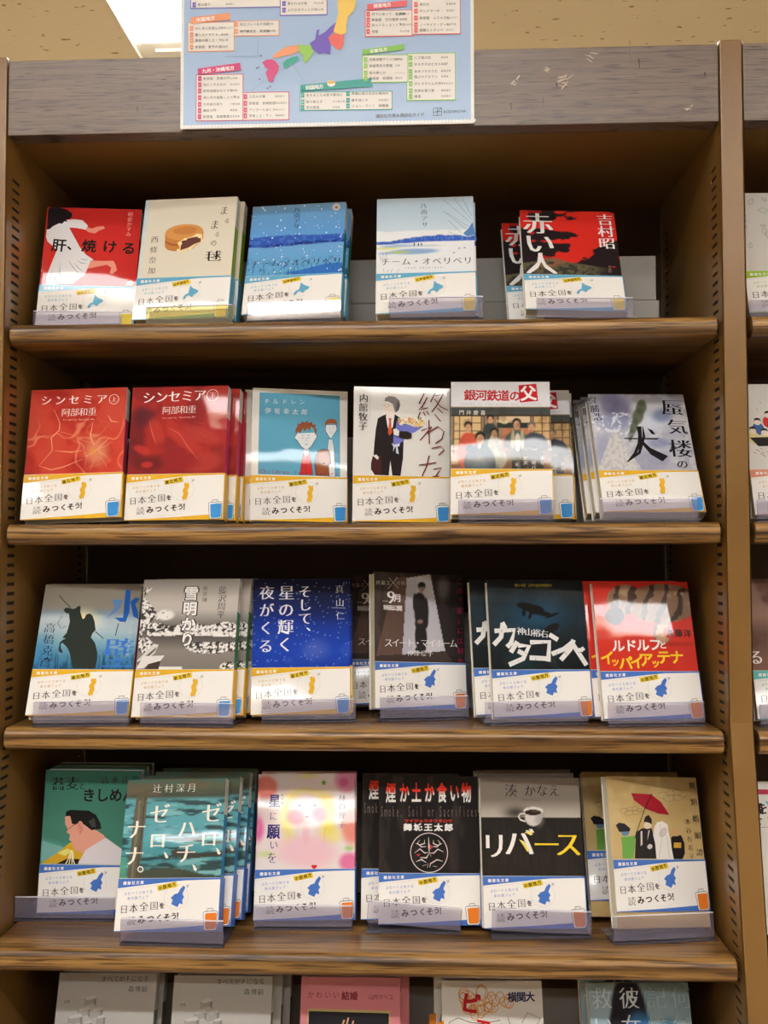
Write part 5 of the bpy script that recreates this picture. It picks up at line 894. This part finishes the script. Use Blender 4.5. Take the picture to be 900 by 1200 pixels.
# ------------------------------------------------------------------ acrylic stands: key, u0, u1 (mm from the book's left edge), lip height, roll of the lip, material
for key, u0, u1, lip, rl, m in STANDS:
    row, short, T, ps, back = BK[key][0], BK[key][1], BK[key][3], BK[key][9], BK[key][10]; x, y, z, yaw, lean, roll = ps
    pitch = (T+.0030)/math.cos(R(lean))/math.cos(R(yaw)); n = 0 if key in ('A5', 'B5', 'C4', 'D6') else len(back)
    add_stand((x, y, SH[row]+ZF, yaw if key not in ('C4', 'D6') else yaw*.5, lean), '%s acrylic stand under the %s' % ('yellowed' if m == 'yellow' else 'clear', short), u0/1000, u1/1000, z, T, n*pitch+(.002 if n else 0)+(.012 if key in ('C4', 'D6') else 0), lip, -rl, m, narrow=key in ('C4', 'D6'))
# ------------------------------------------------------------------ poster on the header
def poster():
    Wp, Hp = 305., 431.
    t = empty('map_poster', (.1845, -.0035, .4226+ZF)); t.rotation_euler = (0, R(-.0), 0)
    tag(t, 'pale blue laminated poster with a coloured map of Japan on the header board', 'poster')
    o = link('laminate_board', boxes('laminate_board', [(0, Wp/1000, 0, .0022, 0, Hp/1000)]), t, M['white']); bevel(o, .0008)
    # sketch frame: pixels of the poster's lower left and right crops share the photograph's own scale
    # photo px -> mm: left edge 212, right edge 555, bottom 148; 343 px = 297 mm
    k = Wp/343.
    p = Print(); p.m = lambda q: ((q[0]-212)*k, Hp-(148-q[1]+ (q[0]-212)*-.0087)*k); p.k = p.kv = k
    p.P((244, 244, 242), [(212.4, -330), (554.6, -330), (554.6, 145.2), (212.4, 147.8)]); p.P((178, 204, 238), [(216, -326), (551, -326), (551, 141.2), (216, 143.8)])
    for i in range(86): x = 214+i*4; p.P((250, 250, 250), [(x, 148-(x-212)*.0087-1), (x+1.7, 148-(x-212)*.0087-1), (x+2.6, 148-(x-212)*.0087-4.5), (x+.9, 148-(x-212)*.0087-4.5)]); p.lay -= .7
    p.lay += 1
    def c4(x, y): return (200+x/4.5, y/4.5)
    def c5(x, y): return (370+x/4.5, y/4.5)
    CN = [0]
    def card(f, x0, y0, x1, y1, edge, rows, colx=None):
        p.lay = 30+CN[0]; CN[0] += 2.5; p.P(edge, [f(x0-4, y0-4), f(x1+4, y0-4), f(x1+4, y1+5), f(x0-4, y1+5)]); p.P((246, 242, 236), [f(x0, y0), f(x1, y0), f(x1, y1), f(x0, y1)])
    def row(f, x, y, num, title, author, ax, col):
        p.lay = 90; p.P(col, [f(x-10, y-13), f(x+8, y-13), f(x+8, y+13), f(x-10, y+13)]); p.T((250, 250, 250), num, f(x-1, y), f(x-1, y), 3.0, 'g')
        n = len(title); p.T((60, 56, 60), title, f(x+26, y), f(x+26+(n-1)*17.6, y), 3.7, 'g')
        if author: p.T((96, 92, 96), author, f(ax, y), f(ax+(len(author)-1)*13, y), 2.6, 'g')
    def ribbon(f, pts, col, text, a, b, sz=5.2):
        p.lay = 80; p.P(col, [f(*q) for q in pts]); p.T((255, 255, 255), text, f(*a), f(*b), sz, 'b', rot=-4)
    PK, OR, TE, GR, RD, PU = (216, 84, 136), (244, 170, 132), (66, 168, 160), (150, 208, 110), (236, 118, 124), (132, 116, 206)
    # kyushu
    card(c4, 388, 478, 628, 622, PK, 0); card(c4, 142, 380, 386, 622, PK, 0); ribbon(c4, [(148, 345), (372, 318), (378, 358), (148, 380)], PK, '九州・沖縄地方', (182, 360), (330, 345), 5.4)
    for i, (y, a, b) in enumerate(((400, '新装版 至高の門', '山本兼一'), (433, '逃亡くそたわけ', '絲山秋子'), (466, '財布地図はなりすか', '西村健'), (502, '海と月の迷路(上・下)', '大沢在昌'), (538, '九年前の祈り', '小野正嗣'), (571, '陽炎の門', '葉室麟'), (604, '新装版 密室教室', '松本清張'))): row(c4, 160, y, str(i+1), a, b, 326, PK)
    for i, (y, a, b) in enumerate(((500, '三匹の子豚', '真梨幸子'), (536, '新装版 長崎街道', '有吉佐和子'), (571, 'アンマーとぼくら', '有川ひろ'), (602, '宝島(上・下)', '真藤順丈'))): row(c4, 402, y, str(i+1), a, b, 564, PK)
    # chugoku
    card(c4, 338, 95, 575, 170, OR, 0); card(c4, 97, 100, 338, 250, OR, 0); ribbon(c4, [(108, 70), (318, 48), (320, 86), (110, 106)], OR, '中国地方', (150, 84), (226, 76), 5.4)
    for i, (y, a, b) in enumerate(((130, 'おしまいのあした', '朝井リョウ'), (165, '春へ入1975', '高村薫'), (195, '霧島の森(上・下)', '村上龍'), (230, '新装版 夏子の酒', '浅田次'))): row(c4, 115, y, str(i+1), a, b, 276, OR)
    for i, (y, a, b) in enumerate(((112, '松江フィールド日記', '江上剛'), (150, '鳴門教先生 新装版', '伊集院静'))): row(c4, 352, y, str(i+1), a, b, 515, OR)
    # purple card above
    card(c4, 110, -170, 585, 18, PU, 0); card(c4, 585, -60, 828, 64, PU, 0)
    for y in (5, 40): row(c4, 604, y-0, '5' if y == 5 else '6', '置かれるか匙' if y == 5 else 'よだかのウィンドウ', '中山七里', 766, PU)
    row(c4, 128, 3, '4', '夜の終り', '真保裕一', 300, PU)
    for i in range(4): row(c4, 128, -140+i*34, str(i), '雪の断章', '佐々木丸美', 300, PU)
    # shikoku
    card(c4, 690, 482, 1168, 574, TE, 0)
    f = lambda x, y: (200+x/4.5, y/4.5)
    ribbon(f, [(690, 442), (1066, 410), (1060, 430), (1072, 455), (690, 476)], TE, '四国地方', (730, 456), (800, 450), 5.4); p.E((250, 250, 246), f(852, 436), 5, 3.6, n=14); p.E((230, 190, 80), f(852, 430), 4, 1.8, n=12)
    for i, (y, a, b) in enumerate(((496, '生きることは愛すること', '瀬戸内'), (532, '取り替え子', '大江健三郎'), (562, '草の国道', '松田青'))): row(f, 703, y, str(i+1), a, b, 866, TE)
    for i, (y, a, b) in enumerate(((491, '青嵐に迷うものたちへ', '恒川光太'), (527, '霧を除くす', '熊谷達也'), (557, 'ジョン・マン1 波濤編', '山本一力'))): row(f, 941, y, str(i+4), a, b, 1106, TE)
    # kanto
    card(c5, 268, 52, 515, 185, RD, 0); card(c5, 512, -120, 760, 178, RD, 0); ribbon(c5, [(276, 16), (486, -2), (482, 30), (276, 48)], RD, '関東地方', (320, 26), (390, 20), 5.2)
    for i, (y, a, b) in enumerate(((70, '月下に会って 新装版', '高樹のぶ'), (100, '新装版 日日是好', '宮尾登'), (128, 'ぼんくら(上)(下)', '宮部みゆき'), (163, '悲歌', '中山可穂'))): row(c5, 282, y, str(i+1), a, b, 452, RD)
    for i, (y, a, b) in enumerate(((22, '未亡ち', '高橋克彦'), (58, 'ランドマーク', '吉田修一'), (95, '新装版 ムスメさん', '井上ひさし'), (131, 'ノーサイド・ゲーム', '池井戸潤'), (160, '国語とトランペ', '白河三'))): row(c5, 532, y, str(i+5), a, b, 694, RD)
    # kinki
    card(c5, 484, 284, 732, 528, GR, 0); card(c5, 252, 290, 486, 430, GR, 0); ribbon(c5, [(250, 258), (470, 232), (466, 262), (250, 286)], GR, '近畿地方', (300, 268), (370, 258), 4.6)
    for i, (y, a, b) in enumerate(((312, '京都府警アンソロジー', '東野圭'), (345, '金融再生の部屋', '江波'), (383, '雲の夢とか', 'いしいし'), (412, '新装版 新選組', '藤本ひ'))): row(c5, 268, y, str(i+1), a, b, 428, GR)
    for i, (y, a, b) in enumerate(((306, '八丁堀の忍', '倉阪鬼'), (341, 'ゆるきさのビオトープ', '石田'), (378, 'あめつちのうた', '朝倉宏景'), (407, '路上のアルファ', '赤神諒'), (444, 'ポトスライムの舟', '津村記久子'), (481, '死体を買う男', '歌野晶午'), (511, '陽道', '内田康夫'))): row(c5, 503, y, str(i+5), a, b, 666, GR)
    # map
    p.lay = 62
    def blob(col, f, pts): p.P(col, [f(*q) for q in pts])
    blob((222, 92, 146), c4, [(488, 318), (510, 304), (540, 300), (560, 312), (578, 340), (572, 366), (552, 400), (545, 424), (524, 420), (516, 398), (508, 372), (520, 352), (504, 345), (498, 330)])
    blob((248, 170, 130), c4, [(540, 288), (570, 262), (610, 238), (650, 230), (682, 228), (678, 262), (650, 276), (600, 286), (560, 296)])
    blob((84, 182, 168), c4, [(598, 320), (620, 302), (650, 290), (678, 286), (682, 306), (660, 322), (640, 330), (622, 350), (604, 352)])
    blob((168, 218, 112), c4, [(680, 222), (712, 230), (748, 228), (762, 262), (744, 290), (720, 326), (704, 310), (706, 284), (680, 264)])
    blob((132, 112, 210), c4, [(740, 218), (768, 200), (776, 150), (790, 144), (784, 180), (820, 160), (850, 130), (888, 100), (896, 90), (892, 130), (836, 190), (850, 230), (846, 280), (810, 270), (790, 278), (752, 250)])
    blob((240, 124, 116), c4, [(836, 192), (860, 168), (900, 170), (920, 180), (916, 232), (900, 260), (880, 250), (850, 226)])
    blob((252, 216, 120), c5, [(98, 160), (112, 110), (124, 60), (120, 10), (128, -70), (170, -100), (214, -60), (216, 10), (206, 50), (176, 80), (166, 130), (168, 168), (140, 176), (112, 168)])
    p.P((120, 180, 220), [(395, -120), (430, -95), (452, -70), (430, -55), (410, -30), (392, -45), (380, -40), (384, -62), (372, -80)])
    p.S((120, 150, 190), [c4(290, 284), c4(466, 284), c4(466, 196)], .4); p.S((130, 160, 196), [c4(430, 470), c4(500, 415)], .3); p.S((130, 160, 196), [c4(705, 415), c4(650, 330)], .3)
    for x, y in ((470, 345), (460, 348), (476, 408), (518, 456), (532, 448), (482, 282)): p.E((132, 112, 170), c4(x, y), 1.2, 1.0, n=6); p.lay -= .7
    p.lay += 1
    p.T((96, 88, 96), '講談社文庫&講談社タイガ', c5(330, 612), c5(562, 607), 4.9, 'g')
    for q in ([(620, 574), (662, 572), (662, 612), (620, 614)],): p.S((60, 66, 96), [c5(*a) for a in q], .55, closed=True)
    p.S((60, 66, 96), [c5(640, 573), c5(640, 613)], .5); p.S((60, 66, 96), [c5(620, 594), c5(662, 592)], .5); p.S((60, 66, 96), [c5(642, 592), c5(661, 574)], .5); p.T((60, 66, 96), 'KODANSHA', c5(680, 594), c5(782, 591), 4.4, 'g')
    p.T((230, 90, 110), '日本全国を読みつくそう！', (250, -290), (520, -294), 22, 'b')
    link('printed_sheet', p.mesh('printed_sheet', M['poster'], .0004, Hp), t)
    return t
poster()
